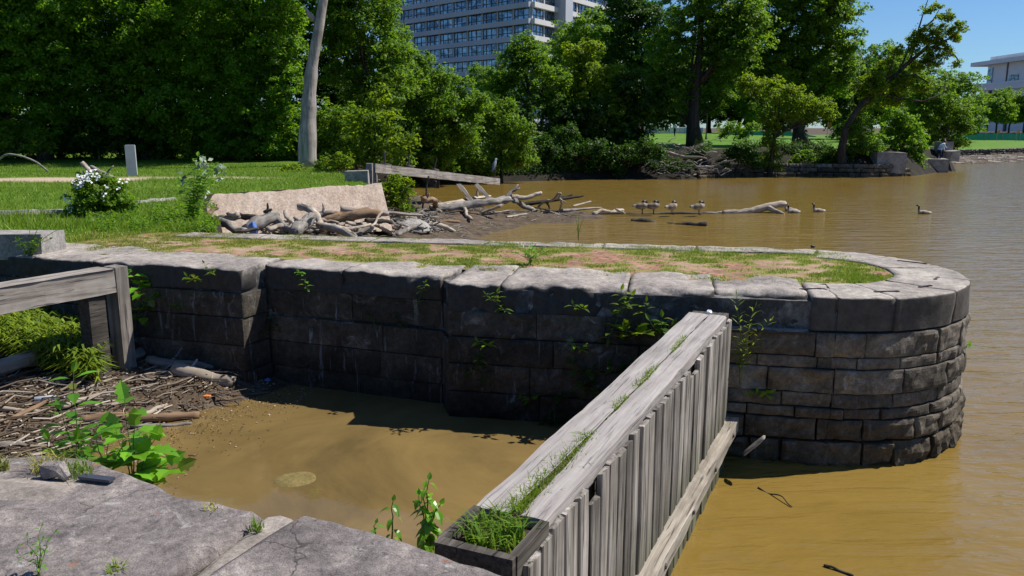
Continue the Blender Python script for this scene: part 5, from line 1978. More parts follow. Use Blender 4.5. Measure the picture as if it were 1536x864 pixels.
# green shoots by the leaning plank
bb = P(590, 322, Y=25.3)
tree('green_shrub', 'small yellow-green leafy shrub between concrete wall end and leaning plank', bb,
     [px_lobe(u, v, r, 25.3) for u, v, r in ((590, 285, 16), (605, 275, 15), (582, 300, 14), (600, 300, 16), (612, 290, 10), (575, 282, 10), (598, 266, 9), (608, 310, 10))],
     .13, 'leaf_yel', .9, .03, cat='shrub')

# ------------------------------------------------------------------ logs in the river and birds
WL = 'logs lying in the river'
log('floating_log', 'forked pale log rising from the river right of the standing geese', P(1084, 320, .0), P(1178, 306, Y=34.8), .14, .15, 'log', 'log', WL, bend=.03,
    stubs=((.70, (.7, -.8, -.28), .9, .12), (.05, (-1, .1, .02), .9, .07)))
log('floating_log', 'long low waterlogged trunk the geese stand on', P(890, 321.5, .0), P(1078, 321.5, -.02), .085, .07, 'log_dark', 'log', WL, bend=.012)
log('floating_log', 'left hump of the sunken log near the pier', P(948, 333, -.05), P(1012, 336.5, -.03), .17, .08, 'log_dark', 'log', WL, bend=.08)
log('floating_log', 'right dark end of the sunken log near the pier', P(1012, 338, -.05), P(1060, 338, .02), .10, .17, 'log_dark', 'log', WL, bend=.04)

k = NT('goose_feather')
at = k.n('ShaderNodeAttribute', attribute_name='Col')
k.base(at.outputs['Color'])
M['goose'] = k.done(.8, .2)


def bird(name, label, loc, rz, rings, legs, group, cat, rule, scale=1.0):
    """rings: (x, z, radius, squash) along the body, from tail to bill; one continuous mesh"""
    mb = MB()
    path = [Vector((x, 0, z)) for x, z, r, s in rings]
    mb.tube(path, [r for x, z, r, s in rings], 12)
    for sy in (-1, 1):
        if legs:
            lx, lz = legs
            mb.tube([(lx, sy * .045, lz), (lx + .01, sy * .045, lz * .5), (lx, sy * .045, .01)], [.02, .011, .011], 6)
            mb.tube([(lx - .01, sy * .045, .01), (lx + .05, sy * .05, .008), (lx + .09, sy * .05, .004)], [.014, .02, .008], 6)
    o = mb.build(name, M['goose'], None, loc, smooth=True)
    me = o.data
    ca = me.color_attributes.new('Col', 'FLOAT_COLOR', 'POINT')
    for i, vv in enumerate(me.vertices):
        ca.data[i].color = (*rule(vv.co, i // 12), 1)
    o.rotation_euler = (0, 0, rz)
    o.scale = (scale,) * 3
    return tag(o, label, cat, group)


GTUCK = [(-.40, .33, .015, 1), (-.33, .34, .05, 1), (-.22, .33, .10, 1), (-.08, .33, .14, 1), (.06, .34, .15, 1), (.16, .37, .13, 1), (.22, .42, .085, 1), (.225, .48, .055, 1),
         (.19, .525, .045, 1), (.13, .545, .048, 1), (.07, .535, .04, 1), (.01, .515, .018, 1)]
GSWIM = [(-.34, .10, .015, 1), (-.28, .09, .05, 1), (-.16, .07, .10, 1), (-.02, .07, .135, 1), (.12, .08, .13, 1), (.20, .11, .09, 1), (.235, .18, .055, 1), (.245, .28, .04, 1),
         (.25, .37, .038, 1), (.275, .415, .045, 1), (.315, .41, .035, 1), (.37, .40, .015, 1)]


def goose_rule(co, ring):
    if ring >= 12:
        return (.02, .02, .02)
    if ring >= 7:
        return (.62, .60, .56) if ring == 9 and co.z < 1 and abs(co.y) > .025 else (.015, .014, .013)
    if ring <= 1:
        return (.03, .027, .025) if ring == 0 else (.6, .58, .55)
    if ring >= 5:
        return (.36, .31, .25)
    low = co.z < (.27 if co.z > .16 else .0)
    return (.34, .29, .235) if low else ((.12, .085, .058) if (int(co.x * 40) % 3) else (.24, .19, .14))


GG = 'geese standing on the sunken log'
for (u, v, rz, lab) in ((962, 321, .1, 'leftmost standing goose, head tucked, on the sunken log'), (979, 321, .05, 'second standing goose from the left, close beside the leftmost'),
                        (1007, 322, .6, 'third standing goose, apart from its neighbours, on the sunken log'), (1047, 322, .3, 'fourth standing goose, nearest the forked pale log')):
    bird('goose', lab, P(u, v, .065), rz, GTUCK, (.03, .26), GG, 'goose', goose_rule, 1.0)
GS = 'geese swimming in the river'
for (u, v, rz, lab) in ((1186, 318, math.pi - .3, 'swimming goose partly hidden behind another by the forked log'), (1190, 320.5, math.pi, 'front swimming goose of the pair by the forked log'),
                        (1228, 319, math.pi + .1, 'lone swimming goose right of the pair'), (1386, 322, math.pi - .1, 'goose swimming farthest right, alone on open water')):
    bird('goose', lab, P(u, v, -.03), rz, GSWIM, None, GS, 'goose', goose_rule, .95)
p = P(742, 268.5, Y=37.3)
HER = [(-.22, .42, .012, 1), (-.17, .50, .04, 1), (-.10, .62, .085, 1), (-.04, .74, .105, 1), (.02, .85, .095, 1), (.06, .93, .07, 1), (.07, 1.0, .055, 1), (.085, 1.06, .05, 1),
       (.14, 1.075, .035, 1), (.22, 1.05, .014, 1), (.30, 1.02, .005, 1)]
bird('heron', 'grey heron hunched at the far end of the timber boom', p + Vector((0, 0, -.02)), .9, HER, (-.03, .66), None, 'heron',
     lambda co, r: (.05, .05, .05) if r >= 11 else ((.15, .18, .22) if co.z < .9 else (.24, .26, .29)), .88)
tag(crumple('stone', 'small dark pebble lying on the far edge stones of the pier', P(1219, 371, 1.855), .035, M['iron'], 'rock'))

# ------------------------------------------------------------------ trees


def foot(u, D):
    p = P(u, 250, Y=D)
    z = far_z(p.x, p.y) if p.y > shore_y(p.x) else (lawn_z(p.x, p.y) if p.x < xr(p.y) else max(0.0, heap(p.x, p.y)))
    return Vector((p.x, p.y, z))


def lobes(D, *uvr, dj=.25):
    return [px_lobe(u, v, r, D, dj) for u, v, r in uvr]


GT1 = 'trees along the back of the lawn'
tree('broadleaf_tree', 'spreading leafy tree overhanging the left edge of the lawn', foot(70, 37),
     lobes(36.5, (-60, 60, 100), (20, 40, 90), (70, 20, 70), (100, 90, 60), (30, 120, 70), (-30, 160, 60), (100, 160, 40), (60, 190, 34), (150, 60, 50), (-80, -40, 120), (60, -60, 100), (10, 212, 20)),
     .17, 'leaf_a', .95, .30, group=GT1)
tree('yellowish_shrub', 'yellow-green drooping branches low at the left edge of the trees', foot(-10, 34.5),
     lobes(34.5, (20, 205, 22), (50, 215, 16), (-10, 195, 28), (60, 203, 14), (10, 222, 16), (75, 222, 10)), .14, 'leaf_yel', .8, .05, cat='shrub')
tree('broadleaf_tree', 'large leafy tree behind the square marker post', foot(215, 38),
     lobes(37, (190, 30, 80), (250, 60, 75), (180, 110, 60), (245, 140, 55), (140, 100, 50), (290, 20, 70), (215, -50, 110), (190, 170, 34), (275, 165, 38), (310, 100, 50), (150, 150, 34), (230, 190, 24)),
     .17, 'leaf_a', .95, .34, group=GT1)
tree('broadleaf_tree', 'leafy tree with branches reaching the grass left of the dead trunk', foot(370, 38),
     lobes(36.5, (350, 90, 65), (420, 60, 50), (330, 160, 48), (395, 150, 45), (380, 0, 75), (425, 120, 34), (340, 205, 32), (395, 200, 30), (425, 170, 24), (415, 215, 20), (365, 228, 16), (400, -70, 90), (320, 215, 20), (440, 195, 14), (430, 20, 30)),
     .16, 'leaf_a', .95, .28, group=GT1)
GT2 = 'dark trees behind the front row'
for (u, D, r0, lab, lb) in ((20, 48, .4, 'dark tree filling the gap behind the leftmost lawn tree', ((-30, 30, 130), (60, 60, 110), (20, 160, 80), (90, 190, 50), (-60, 200, 60), (40, 215, 36), (-120, 100, 140))),
                            (180, 50, .4, 'dark tree in the shade behind the marker post', ((150, 20, 130), (220, 100, 90), (140, 170, 70), (215, 200, 50), (165, 222, 30), (260, 215, 36), (100, 215, 40))),
                            (330, 49, .4, 'dark tree behind the leafy tree left of the dead trunk', ((300, 30, 120), (360, 120, 90), (300, 180, 60), (370, 205, 44), (420, 200, 44), (310, 220, 34), (440, 100, 80))),
                            (510, 47, .35, 'dark tree right behind the bare dead trunk', ((480, 50, 70), (510, 120, 60), (470, 190, 50), (520, 200, 50), (500, 235, 26), (460, -30, 80), (455, 230, 24), (548, 228, 26), (540, 160, 44)))):
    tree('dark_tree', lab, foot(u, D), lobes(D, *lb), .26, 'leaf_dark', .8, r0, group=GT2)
GU = 'dark understorey shrubs behind the lawn'
for (u, D, lab, lb) in ((-20, 38, 'dark understorey shrub at the left edge of the lawn, behind the arched branch', ((-90, 215, 40), (-40, 225, 34), (0, 205, 36), (30, 230, 26), (-60, 180, 44), (10, 180, 40))),
                        (90, 38, 'dark understorey shrub left of the marker post', ((60, 225, 28), (95, 215, 34), (130, 228, 28), (90, 190, 40), (130, 195, 36), (50, 195, 34))),
                        (190, 38, 'dark understorey shrub right behind the marker post', ((170, 225, 30), (205, 220, 32), (235, 230, 26), (190, 190, 40), (230, 195, 36))),
                        (300, 38, 'dark understorey shrub right of the marker post', ((265, 225, 30), (300, 220, 32), (335, 228, 28), (280, 190, 40), (330, 190, 38))),
                        (410, 38, 'dark understorey shrub left of the dead trunk', ((370, 222, 32), (405, 225, 30), (440, 222, 30), (390, 190, 38), (440, 185, 40))),
                        (500, 38, 'dark understorey shrub right of the dead trunk', ((475, 225, 30), (510, 220, 32), (545, 225, 28), (490, 185, 40), (535, 185, 38)))):
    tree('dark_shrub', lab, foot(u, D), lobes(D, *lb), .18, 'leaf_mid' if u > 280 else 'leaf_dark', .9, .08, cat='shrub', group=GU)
GU2 = 'dark thickets behind the creek bank'
tree('far_shrub', 'mid-green shrub on the far lawn between thick dark trunk and ivy column', foot(1098, 84),
     lobes(84, (1085, 196, 12), (1102, 192, 14), (1118, 198, 12), (1130, 190, 12)), .24, 'leaf_mid', .9, .08, cat='shrub')
for (u, D, lab, lb) in ((600, 58, 'dark thicket behind the sloping vine-draped tree', ((560, 215, 44), (600, 230, 36), (640, 215, 40), (590, 175, 46), (650, 180, 40), (540, 240, 30), (620, 250, 24), (560, 130, 50), (610, 130, 46))),
                        (720, 60, 'dark thicket behind the vine dome', ((690, 220, 36), (720, 200, 40), (760, 205, 36), (790, 225, 34), (720, 165, 36), (775, 170, 36), (680, 180, 34))),
                        (850, 63, 'dark thicket between the yellow-green tree and the water', ((820, 215, 36), (860, 200, 40), (900, 215, 36), (840, 170, 36), (890, 170, 36), (930, 205, 34))),
                        (955, 64, 'dark thicket left of the walking person', ((950, 185, 32), (962, 212, 22), (935, 225, 28), (960, 150, 32), (975, 160, 16), (945, 130, 36))),
                        (1275, 80, 'dark thicket on the far lawn right of the leaning trunk', ((1268, 200, 16), (1288, 204, 15), (1255, 196, 13), (1305, 208, 14), (1280, 190, 16)))):
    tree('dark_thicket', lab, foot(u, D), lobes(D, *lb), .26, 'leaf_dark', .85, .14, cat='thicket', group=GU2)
tree('vine_covered_tree', 'tall vine-draped tree just right of the dead trunk', foot(545, 41),
     lobes(41, (540, 40, 55), (572, 20, 34), (560, 90, 46), (590, 75, 30), (520, 110, 34), (530, -40, 60), (500, 10, 30), (590, 130, 36), (550, 150, 40), (505, 60, 26), (605, 115, 20)),
     .17, 'leaf_mid', .95, .26, group=GT1, droop=-.3)
tree('poplar_shrub', 'airy olive-leaved sapling thicket behind the timber boom', foot(560, 31),
     lobes(31, (565, 150, 18), (550, 175, 26), (580, 180, 24), (535, 205, 26), (565, 210, 28), (595, 215, 24), (525, 235, 22), (560, 238, 24), (600, 240, 20), (500, 240, 14), (575, 132, 10), (612, 205, 14)),
     .17, 'leaf_yel', .62, .06, cat='shrub')
tree('low_shrub', 'small green shrub at the foot of the dead trunk', foot(495, 29.5),
     lobes(29.5, (490, 242, 12), (505, 245, 13), (520, 240, 12), (478, 246, 8), (510, 232, 9), (430, 249, 7), (445, 248, 6)), .10, 'leaf_yel', .8, .03, cat='shrub')
tree('vine_covered_tree', 'vine-draped tree whose crown slopes down beside the office building', foot(640, 51),
     lobes(51, (600, 110, 46), (632, 136, 36), (672, 168, 34), (620, 180, 40), (640, 240, 24), (600, 246, 22), (668, 240, 20), (655, 200, 36), (695, 195, 30), (592, 60, 28), (580, 8, 22), (635, 96, 20), (665, 115, 20), (692, 132, 20), (705, 160, 18), (610, 225, 30), (718, 150, 14), (580, -40, 30), (700, 170, 26)),
     .20, 'leaf_mid', .95, .3, group=GT1, droop=-.4, top=P(632, 130, Y=51))
GV = 'vine mounds on the creek bank'
tree('vine_mound', 'dome of vines over a hollow, centre of the far creek bank', foot(752, 54),
     lobes(54, (745, 178, 26), (765, 190, 28), (725, 185, 20), (780, 215, 22), (785, 240, 18), (760, 160, 16), (770, 240, 12), (790, 195, 16), (742, 232, 20), (762, 248, 16), (734, 252, 14), (750, 205, 24)), .19, 'leaf_mid', 1.0, .12, cat='vine thicket', group=GV, droop=-.5)
tree('vine_mound', 'low vine thicket trailing to the water left of the vine dome', foot(690, 53),
     lobes(53, (690, 215, 28), (665, 225, 26), (715, 235, 24), (640, 240, 24), (700, 250, 16), (675, 250, 16), (730, 250, 14), (620, 248, 18)), .19, 'leaf_mid', 1.0, .12, cat='vine thicket', group=GV, droop=-.5)
tree('vine_mound', 'dark bank shrubs hanging over the water right of the vine dome', foot(860, 58),
     lobes(58, (830, 225, 24), (860, 235, 24), (890, 225, 24), (915, 240, 20), (940, 232, 22), (850, 205, 24), (880, 252, 12), (825, 250, 14), (960, 225, 22), (930, 255, 10), (985, 228, 16)), .21, 'leaf_dark', 1.0, .12, cat='vine thicket', group=GV, droop=-.4)
tree('ash_tree', 'bright green open-crowned tree in front of the office building', foot(790, 62),
     lobes(62, (785, 66, 22), (768, 82, 20), (806, 80, 24), (785, 92, 24), (765, 108, 26), (800, 102, 32), (745, 128, 24), (835, 115, 26), (775, 140, 36), (820, 145, 34), (796, 62, 11), (772, 74, 9), (738, 155, 18)), .21, 'leaf_mid', .8, .2)
tree('ash_tree', 'yellow-green tree with a feathery top right of the open-crowned tree', foot(880, 64),
     lobes(64, (862, 80, 20), (888, 74, 20), (875, 92, 22), (880, 115, 34), (915, 115, 28), (850, 130, 28), (870, 160, 36), (915, 155, 34), (940, 135, 22), (900, 190, 34), (855, 190, 30), (935, 185, 26), (960, 165, 22)), .22, 'leaf_yel', .9, .2)
tree('conifer_like_tree', 'very dark tall tree rising behind the yellow-green tree', foot(955, 92),
     lobes(90, (940, 20, 44), (960, 70, 44), (925, 70, 28), (985, 30, 44), (945, 110, 36), (910, 100, 22), (930, -30, 50), (990, 100, 40)), .36, 'leaf_dark', .95, .4)
GP = 'big shade trees on the far lawn'
tree('shade_tree', 'big shade tree with a thick dark trunk beside the walking person', foot(1042, 65),
     lobes(65.5, (1000, 80, 44), (1045, 40, 54), (1090, 20, 54), (1025, 125, 36), (1075, 100, 44), (1000, 150, 28), (1050, 150, 24), (1105, 75, 40), (985, 120, 30), (1060, -40, 70), (1085, 145, 18), (980, 170, 22), (970, 150, 26), (1000, 175, 18), (1070, 160, 16), (1090, 60, 46), (1120, 40, 40)),
     .26, 'leaf_mid', .95, .55, group=GP, trunk_path=[foot(1040, 65) - Vector((0, 0, .3)), P(1040, 190, Y=65), P(1041, 165, Y=65), P(1043, 130, Y=65.3), P(1048, 90, Y=65.6), P(1052, 40, Y=66), P(1055, 0, Y=66)])
tree('shade_tree', 'big shade tree with a flared dark base on the bright lawn', foot(1198, 71),
     lobes(70.5, (1150, 20, 54), (1200, 50, 54), (1170, 95, 44), (1235, 30, 50), (1235, 90, 44), (1140, 95, 36), (1200, 130, 30), (1265, 60, 30), (1200, -40, 80), (1270, 10, 26), (1250, 125, 26), (1160, 130, 22), (1110, 110, 34), (1180, 160, 16), (1130, 60, 44), (1270, 100, 26), (1225, 150, 18), (1240, -20, 50)),
     .28, 'leaf_mid', .95, .7, group=GP, trunk_path=[foot(1198, 71) - Vector((0, 0, .2)), P(1198, 206, Y=71), P(1198, 196, Y=71), P(1198, 170, Y=71), P(1200, 130, Y=71.3), P(1204, 80, Y=71.6), P(1210, 20, Y=72)])
tree('shade_tree', 'darker shade tree behind the leaning tree', foot(1285, 92),
     lobes(92, (1275, 90, 34), (1300, 115, 34), (1260, 130, 34), (1320, 130, 30), (1290, 155, 34), (1255, 165, 26), (1330, 160, 26), (1245, 100, 26), (1350, 140, 22)), .34, 'leaf_dark', .95, .4, group=GP)
tree('ivy_column_tree', 'ivy-covered column of a tree hanging over the stone shore wall', foot(1155, 61),
     lobes(61, (1152, 175, 16), (1157, 195, 15), (1155, 215, 14), (1160, 232, 14), (1150, 245, 12), (1130, 130, 20), (1165, 140, 26), (1195, 150, 24), (1225, 160, 22), (1245, 170, 14), (1120, 120, 14), (1185, 170, 18), (1210, 178, 12), (1168, 248, 8)),
     .19, 'leaf_yel', .9, .22, droop=-.3)
# leaning tree
lt = foot(1262, 61.5)
lp = [lt - Vector((0, 0, .2)), P(1262, 225, Y=61.5), P(1268, 195, Y=61.6), P(1285, 165, Y=61.8), P(1312, 138, Y=62), P(1340, 115, Y=62.2), P(1365, 92, Y=62.3), P(1388, 74, Y=62.4), P(1420, 62, Y=62.4)]


def lean_extra(mb, base):
    br = [((1365, 92), (1376, 50), (1385, 20), (1395, -10)), ((1388, 74), (1402, 68), (1428, 80), (1440, 92)), ((1340, 115), (1372, 112), (1400, 128), (1430, 132)),
          ((1372, 86), (1400, 60), (1420, 40)), ((1400, 72), (1425, 74), (1436, 88), (1437, 100)), ((1312, 138), (1350, 148), (1385, 152), (1415, 140), (1420, 110)),
          ((1350, 105), (1362, 75), (1365, 55)), ((1402, 66), (1425, 58), (1440, 44)), ((1328, 127), (1338, 95), (1345, 70)), ((1376, 50), (1400, 30), (1410, 12))]
    for i, b in enumerate(br):
        pts = [P(u, v, Y=62.2 + .5 * math.sin(i * 2 + j)) - base for j, (u, v) in enumerate(b)]
        fine = []
        for a, c in zip(pts, pts[1:]):
            fine += [a.lerp(c, q / 3) + Vector((0, 0, .05 * nz(q, i, 1))) for q in range(3)]
        fine.append(pts[-1])
        mb.tube(fine, [.10 * (1 - .8 * q / (len(fine) - 1)) for q in range(len(fine))], 6)


tree('leaning_tree', 'bare-limbed tree leaning far out to the right over the water', lt,
     lobes(62, (1312, 112, 16), (1300, 122, 14), (1330, 95, 12), (1345, 75, 10), (1385, 60, 12), (1400, 45, 12), (1420, 42, 12), (1432, 55, 10), (1405, 92, 9), (1392, 15, 9), (1425, 25, 8), (1410, 78, 8), (1370, 72, 9),
           (1290, 128, 14), (1360, 120, 12), (1385, 128, 12), (1345, 135, 14), (1435, 95, 7), (1405, 8, 6), (1320, 130, 16), (1350, 118, 14), (1375, 100, 13), (1395, 80, 12), (1340, 150, 14), (1410, 60, 12), (1300, 145, 14), (1380, 45, 10), (1440, 40, 10), (1415, 20, 10), (1375, 60, 14), (1425, 75, 9), (1390, 95, 12), dj=.6), .20, 'leaf_yel', 1.15, .31, trunk_path=lp, extra=lean_extra, limbs=False)
GB_ = 'bushes on the stone shore'
tree('shore_bush', 'dark bush between the dead branches and the ivy column', foot(1105, 60.5),
     lobes(60.5, (1095, 232, 14), (1110, 228, 16), (1125, 236, 14), (1085, 245, 10), (1130, 248, 10)), .19, 'leaf_dark', .9, .08, cat='bush', group=GB_)
tree('shore_bush', 'scrappy low bush on the bank right of the ivy column', foot(1210, 62.5),
     lobes(62.5, (1195, 238, 11), (1212, 234, 13), (1230, 240, 12), (1180, 246, 8), (1222, 250, 8)), .18, 'leaf_mid', .7, .06, cat='bush', group=GB_)
tree('shore_bush', 'rounded green bush at the foot of the leaning tree', foot(1290, 62.5),
     lobes(62.5, (1285, 195, 22), (1300, 215, 26), (1275, 222, 22), (1305, 240, 18), (1265, 240, 16), (1290, 172, 14), (1315, 228, 14), (1250, 232, 12)), .19, 'leaf_mid', .95, .12, cat='bush', group=GB_)
tree('shore_bush', 'dark-hearted bush with pale leaves behind the concrete stub on the shore', foot(1350, 65),
     lobes(65, (1345, 170, 18), (1360, 185, 22), (1340, 200, 26), (1370, 205, 20), (1350, 228, 24), (1375, 228, 14), (1330, 225, 18), (1382, 215, 10), (1360, 245, 12), (1366, 248, 13), (1380, 242, 11), (1350, 252, 9), (1340, 248, 10)), .20, 'leaf_a', .95, .12, cat='bush', group=GB_)
tree('round_tree', 'dense rounded tree at the point beyond the stone blocks', foot(1412, 74),
     lobes(75, (1395, 145, 28), (1425, 160, 26), (1405, 180, 32), (1440, 180, 20), (1380, 165, 24), (1430, 205, 22), (1400, 215, 20), (1445, 155, 14), (1440, 215, 12), (1375, 140, 20), (1420, 130, 14), (1452, 190, 10)), .24, 'leaf_mid', 1.0, .25)
tree('backing_tree', 'mid-green tree between leaning tree and rounded tree', foot(1345, 84),
     lobes(84, (1350, 110, 24), (1375, 120, 22), (1335, 130, 24), (1365, 140, 24), (1320, 150, 22), (1355, 85, 14), (1390, 125, 18)), .28, 'leaf_mid', .9, .25)

# far copies
GF = 'trees in the distance across the lawn'
proto = None
bu = foot(1010, 135)
proto = tree('distant_tree', 'distant tree behind the walking person and the pale barrier', bu,
             [(bu.x + a * 6, bu.y + b * 4, bu.z + 3.2 + c * 9, r, r, r * .85) for a, b, c, r in
              ((0, 0, .6, 4.5), (-.6, .3, .3, 3.8), (.6, -.3, .35, 3.8), (0, -.5, .1, 3.2), (.3, .5, .9, 3.2), (-.5, -.2, .8, 3.2), (.7, .2, .05, 2.5), (-.8, 0, .0, 2.6))], .42, 'leaf_mid', .9, .4, group=GF)
lab = ['distant tree behind the thick dark trunk', 'distant tree between the two big shade trees', 'distant tree behind the ivy column', 'distant tree behind the flared trunk',
       'distant tree behind the leaning trunk', 'distant tree behind the shore bushes', 'distant tree left of the walking person', 'distant tree above the dark bank shrubs',
       'distant tree behind the rounded tree', 'distant tree glimpsed past the yellow-green tree', 'distant tree behind the vine-draped tree', 'distant tree behind the vine dome']
for i, (u, D, sc) in enumerate(((1060, 140, 1.0), (1105, 132, 1.05), (1150, 138, 1.0), (1200, 142, 1.1), (1262, 130, 1.0), (1320, 134, 1.05), (960, 130, 1.0), (915, 120, 1.1), (1400, 135, 1.0), (860, 115, 1.1),
                                (650, 90, .6), (740, 96, .55))):
    c = copy_tree(proto)
    c.location = foot(u, D)
    c.rotation_euler = (0, 0, i * 1.9)
    c.scale = (sc, sc, sc * (1 + .12 * math.sin(i * 3)))
    c['label'] = lab[i]
lab = ['first park tree right of the rounded tree, under the white building', 'second park tree in the row under the white building', 'third park tree in the row under the white building',
       'rightmost park tree under the white building', 'park tree half hidden by the rounded tree']
proto2 = None
for i, (u, D, sc) in enumerate(((1487, 165, .93), (1508, 172, 1.0), (1528, 168, 1.05), (1552, 170, 1.1), (1462, 170, .95))):
    if proto2 is None:
        bu = foot(u, D)
        proto2 = tree('park_tree', lab[0], bu, [(bu.x + a, bu.y + b, bu.z + c, r, r, r * .9) for a, b, c, r in
                      ((0, 0, 7.0, 2.6), (-1.6, .5, 5.2, 2.2), (1.7, -.4, 5.4, 2.2), (.4, -1, 4.2, 2.0), (.4, .8, 8.4, 1.7), (-1.0, -1, 6.6, 1.8), (1.2, 1.0, 7.2, 1.8))], .40, 'leaf_mid', .95, .22, group='park trees under the white building')
        continue
    c = copy_tree(proto2)
    c.location = foot(u, D)
    c.rotation_euler = (0, 0, i * 2.3)
    c.scale = (sc,) * 3
    c['label'] = lab[i]

# tangled dead branches on the dark bank
mb = MB()
rt = random.Random(4)
for i in range(46):
    u, v = rt.uniform(985, 1085), rt.uniform(212, 262)
    p = P(u, v, Y=57.6 + rt.uniform(-.6, .6))
    a = rt.uniform(-.7, .9)
    L = rt.uniform(.5, 2.2)
    q = p + Vector((math.cos(a) * L * rt.choice((-1, 1)), rt.uniform(-.4, .4), math.sin(a) * L * .7))
    mb.tube(bent(p, q, 6, .16, seed=i * 2.2), [rt.uniform(.02, .06) * (1 - .7 * j / 6) for j in range(7)], 5)
mb.tube(bent(P(985, 225, Y=58.5), P(1060, 238, Y=57), 8, .05, seed=2), [.14 * (1 - .6 * j / 8) for j in range(9)], 8)
mb.tube(bent(P(1042, 250, Y=57), P(1090, 240, Y=56.8), 8, .12, seed=5), [.08 * (1 - .6 * j / 8) for j in range(9)], 8)
tag(mb.build('deadfall', M['log_grey'], None, smooth=True), 'tangle of dead grey branches fallen on the dark far bank', 'deadfall')

# bank undergrowth, uncountable
V = []
pt = []
while len(pt) < 24000:
    x = rt.uniform(-6, 29)
    d = rt.uniform(.2, 3.2)
    if nz(x, d, 5, .45) < (-.28 if x < 8 else .12):
        continue
    y = shore_y(x) + d
    pt.append((x, y, far_z(x, y) + abs(rt.gauss(0, .28))))
pt = np.array(pt)
tag(np_quads('bank_undergrowth', leaf_quads(pt, unit(np.array([0, -.3, .8]) + rng.normal(size=pt.shape) * .6), .17 * rng.uniform(.5, 1.4, len(pt))), 4, M['leaf_dark']), kind='stuff')

# ------------------------------------------------------------------ far shore stonework
FW = Path([Vector((x, shore_y(x) - .25)) for x in (13.5, 15, 17, 20, 22.5, 25, 27, 29, 30.6)])
mb = MB()
rs = random.Random(8)
for z0, z1 in ((-.3, .28), (.28, .62), (.62, .95)):
    course(mb, FW, 0.0, FW.L if z1 < .7 else FW.L - 1.5, z0, z1, 1.15, .0 if z1 > .5 else .12, .05, .05, .05)
tag(mb.build('shore_wall', M['pier'], None), 'low wall of rough stone blocks along the far shore under the trees', 'stone wall')
a = P(1313, 262, Y=61)
mb = MB()
mb.box((P(1334, 250, Y=61.3).x, 61.6, 1.0), (2.2, 1.2, 1.6), jit=.05)
tag(mb.build('concrete_stub', M['greyconc']), 'square weathered concrete block at the right end of the shore wall', 'concrete block')
for (u, v0, v1, w, dp, Y, rz, lab) in ((1402, 238, 259, 2.7, 2.0, 66.5, -.2, 'long squared stone block standing in the water at the point'),
                                       (1420, 213, 235, 1.15, .9, 68.6, .1, 'upright stone block behind the fishing people'),
                                       (1431, 226, 238, 1.0, 1.2, 67.6, .35, 'tilted stone block at the right tip of the point'),
                                       (1383, 246, 260, 1.0, .9, 65.6, .3, 'small rough stone left of the long squared block')):
    p0, p1 = P(u, v0, Y=Y), P(u, v1, Y=Y)
    h = p0.z - p1.z + .25
    mb = MB()
    mb.box((0, 0, 0), (w, dp, h), rz=rz, jit=.06)
    tag(mb.build('stone_block', M['greyconc'], None, (p0.x, Y + dp / 2, p0.z - h / 2)), lab, 'stone block', 'squared stone blocks at the point')
for i in range(7):
    u = (1356, 1364, 1372, 1366, 1378, 1360, 1352)[i]
    v = (262, 258, 263, 264, 262, 255, 264)[i]
    p = P(u, v, Y=64.5)
    crumple('boulder', 'rough boulder on the shore, %s of the heap left of the stone blocks' % ('foremost', 'topmost', 'rightmost but one', 'lowest', 'rightmost', 'rearmost', 'leftmost')[i],
            p, .32 + .05 * (i % 3), M['greyconc'], 'rock', (1.2, 1, .7))

# right bank wall with a culvert
w0, w1 = 46.0, 110.0
RW = Path([Vector((x, shore_y(x) + 11.2)) for x in (41, 46, 56, 70, 85, 100)])
mb = MB()
for z0, z1 in ((.1, .55), (.55, 1.05)):
    course(mb, RW, 0, RW.L, z0, z1, .8, 0, .06, .05, .05)
rwl = empty('river_wall', (56, 100, 0), 'long low rubble wall with a dark culvert on the right far shore', 'stone wall')
o = mb.build('rubble', M['coping'], rwl, loc=(-56, -100, 0))
c = P(1486, 234, Y=100)
x = c.x
mb = MB()
yy = shore_y(x) + 11.2
vs = [(-.75, 0, 0)] + [(-.75 * math.cos(math.pi * i / 10), 0, .62 * math.sin(math.pi * i / 10)) for i in range(11)]
n_ = len(vs)
mb.add(vs + [(a_, .5, b_) for a_, y_, b_ in vs], [tuple(range(n_))] + [(i, i + 1, n_ + i + 1, n_ + i) for i in range(n_ - 1)])
mb.build('culvert', M['gate_dark'], rwl, loc=(x - 56, yy - .18 - 100, .15))
pt = []
mb = MB()
for _ in range(500):
    x = rt.uniform(40, 80)
    y = shore_y(x) + rt.uniform(-.5, 10)
    L = rt.uniform(.3, 1.8)
    a = rt.uniform(-.6, .6)
    d = Vector((math.cos(a), math.sin(a), 0)) * L / 2
    p = Vector((x, y, max(0, far_z(x, y)) + .04))
    mb.tube([p - d, p + d], [.06, .03], 5)
tag(mb.build('shore_litter', M['log']), kind='stuff')

# ------------------------------------------------------------------ green mesh fences
k = NT('green_mesh')
k.base(k.mix(k.noise(k.coords(), .8, 4), (.03, .22, .17), (.07, .36, .28)))
M['fence'] = k.done(.7, .2)


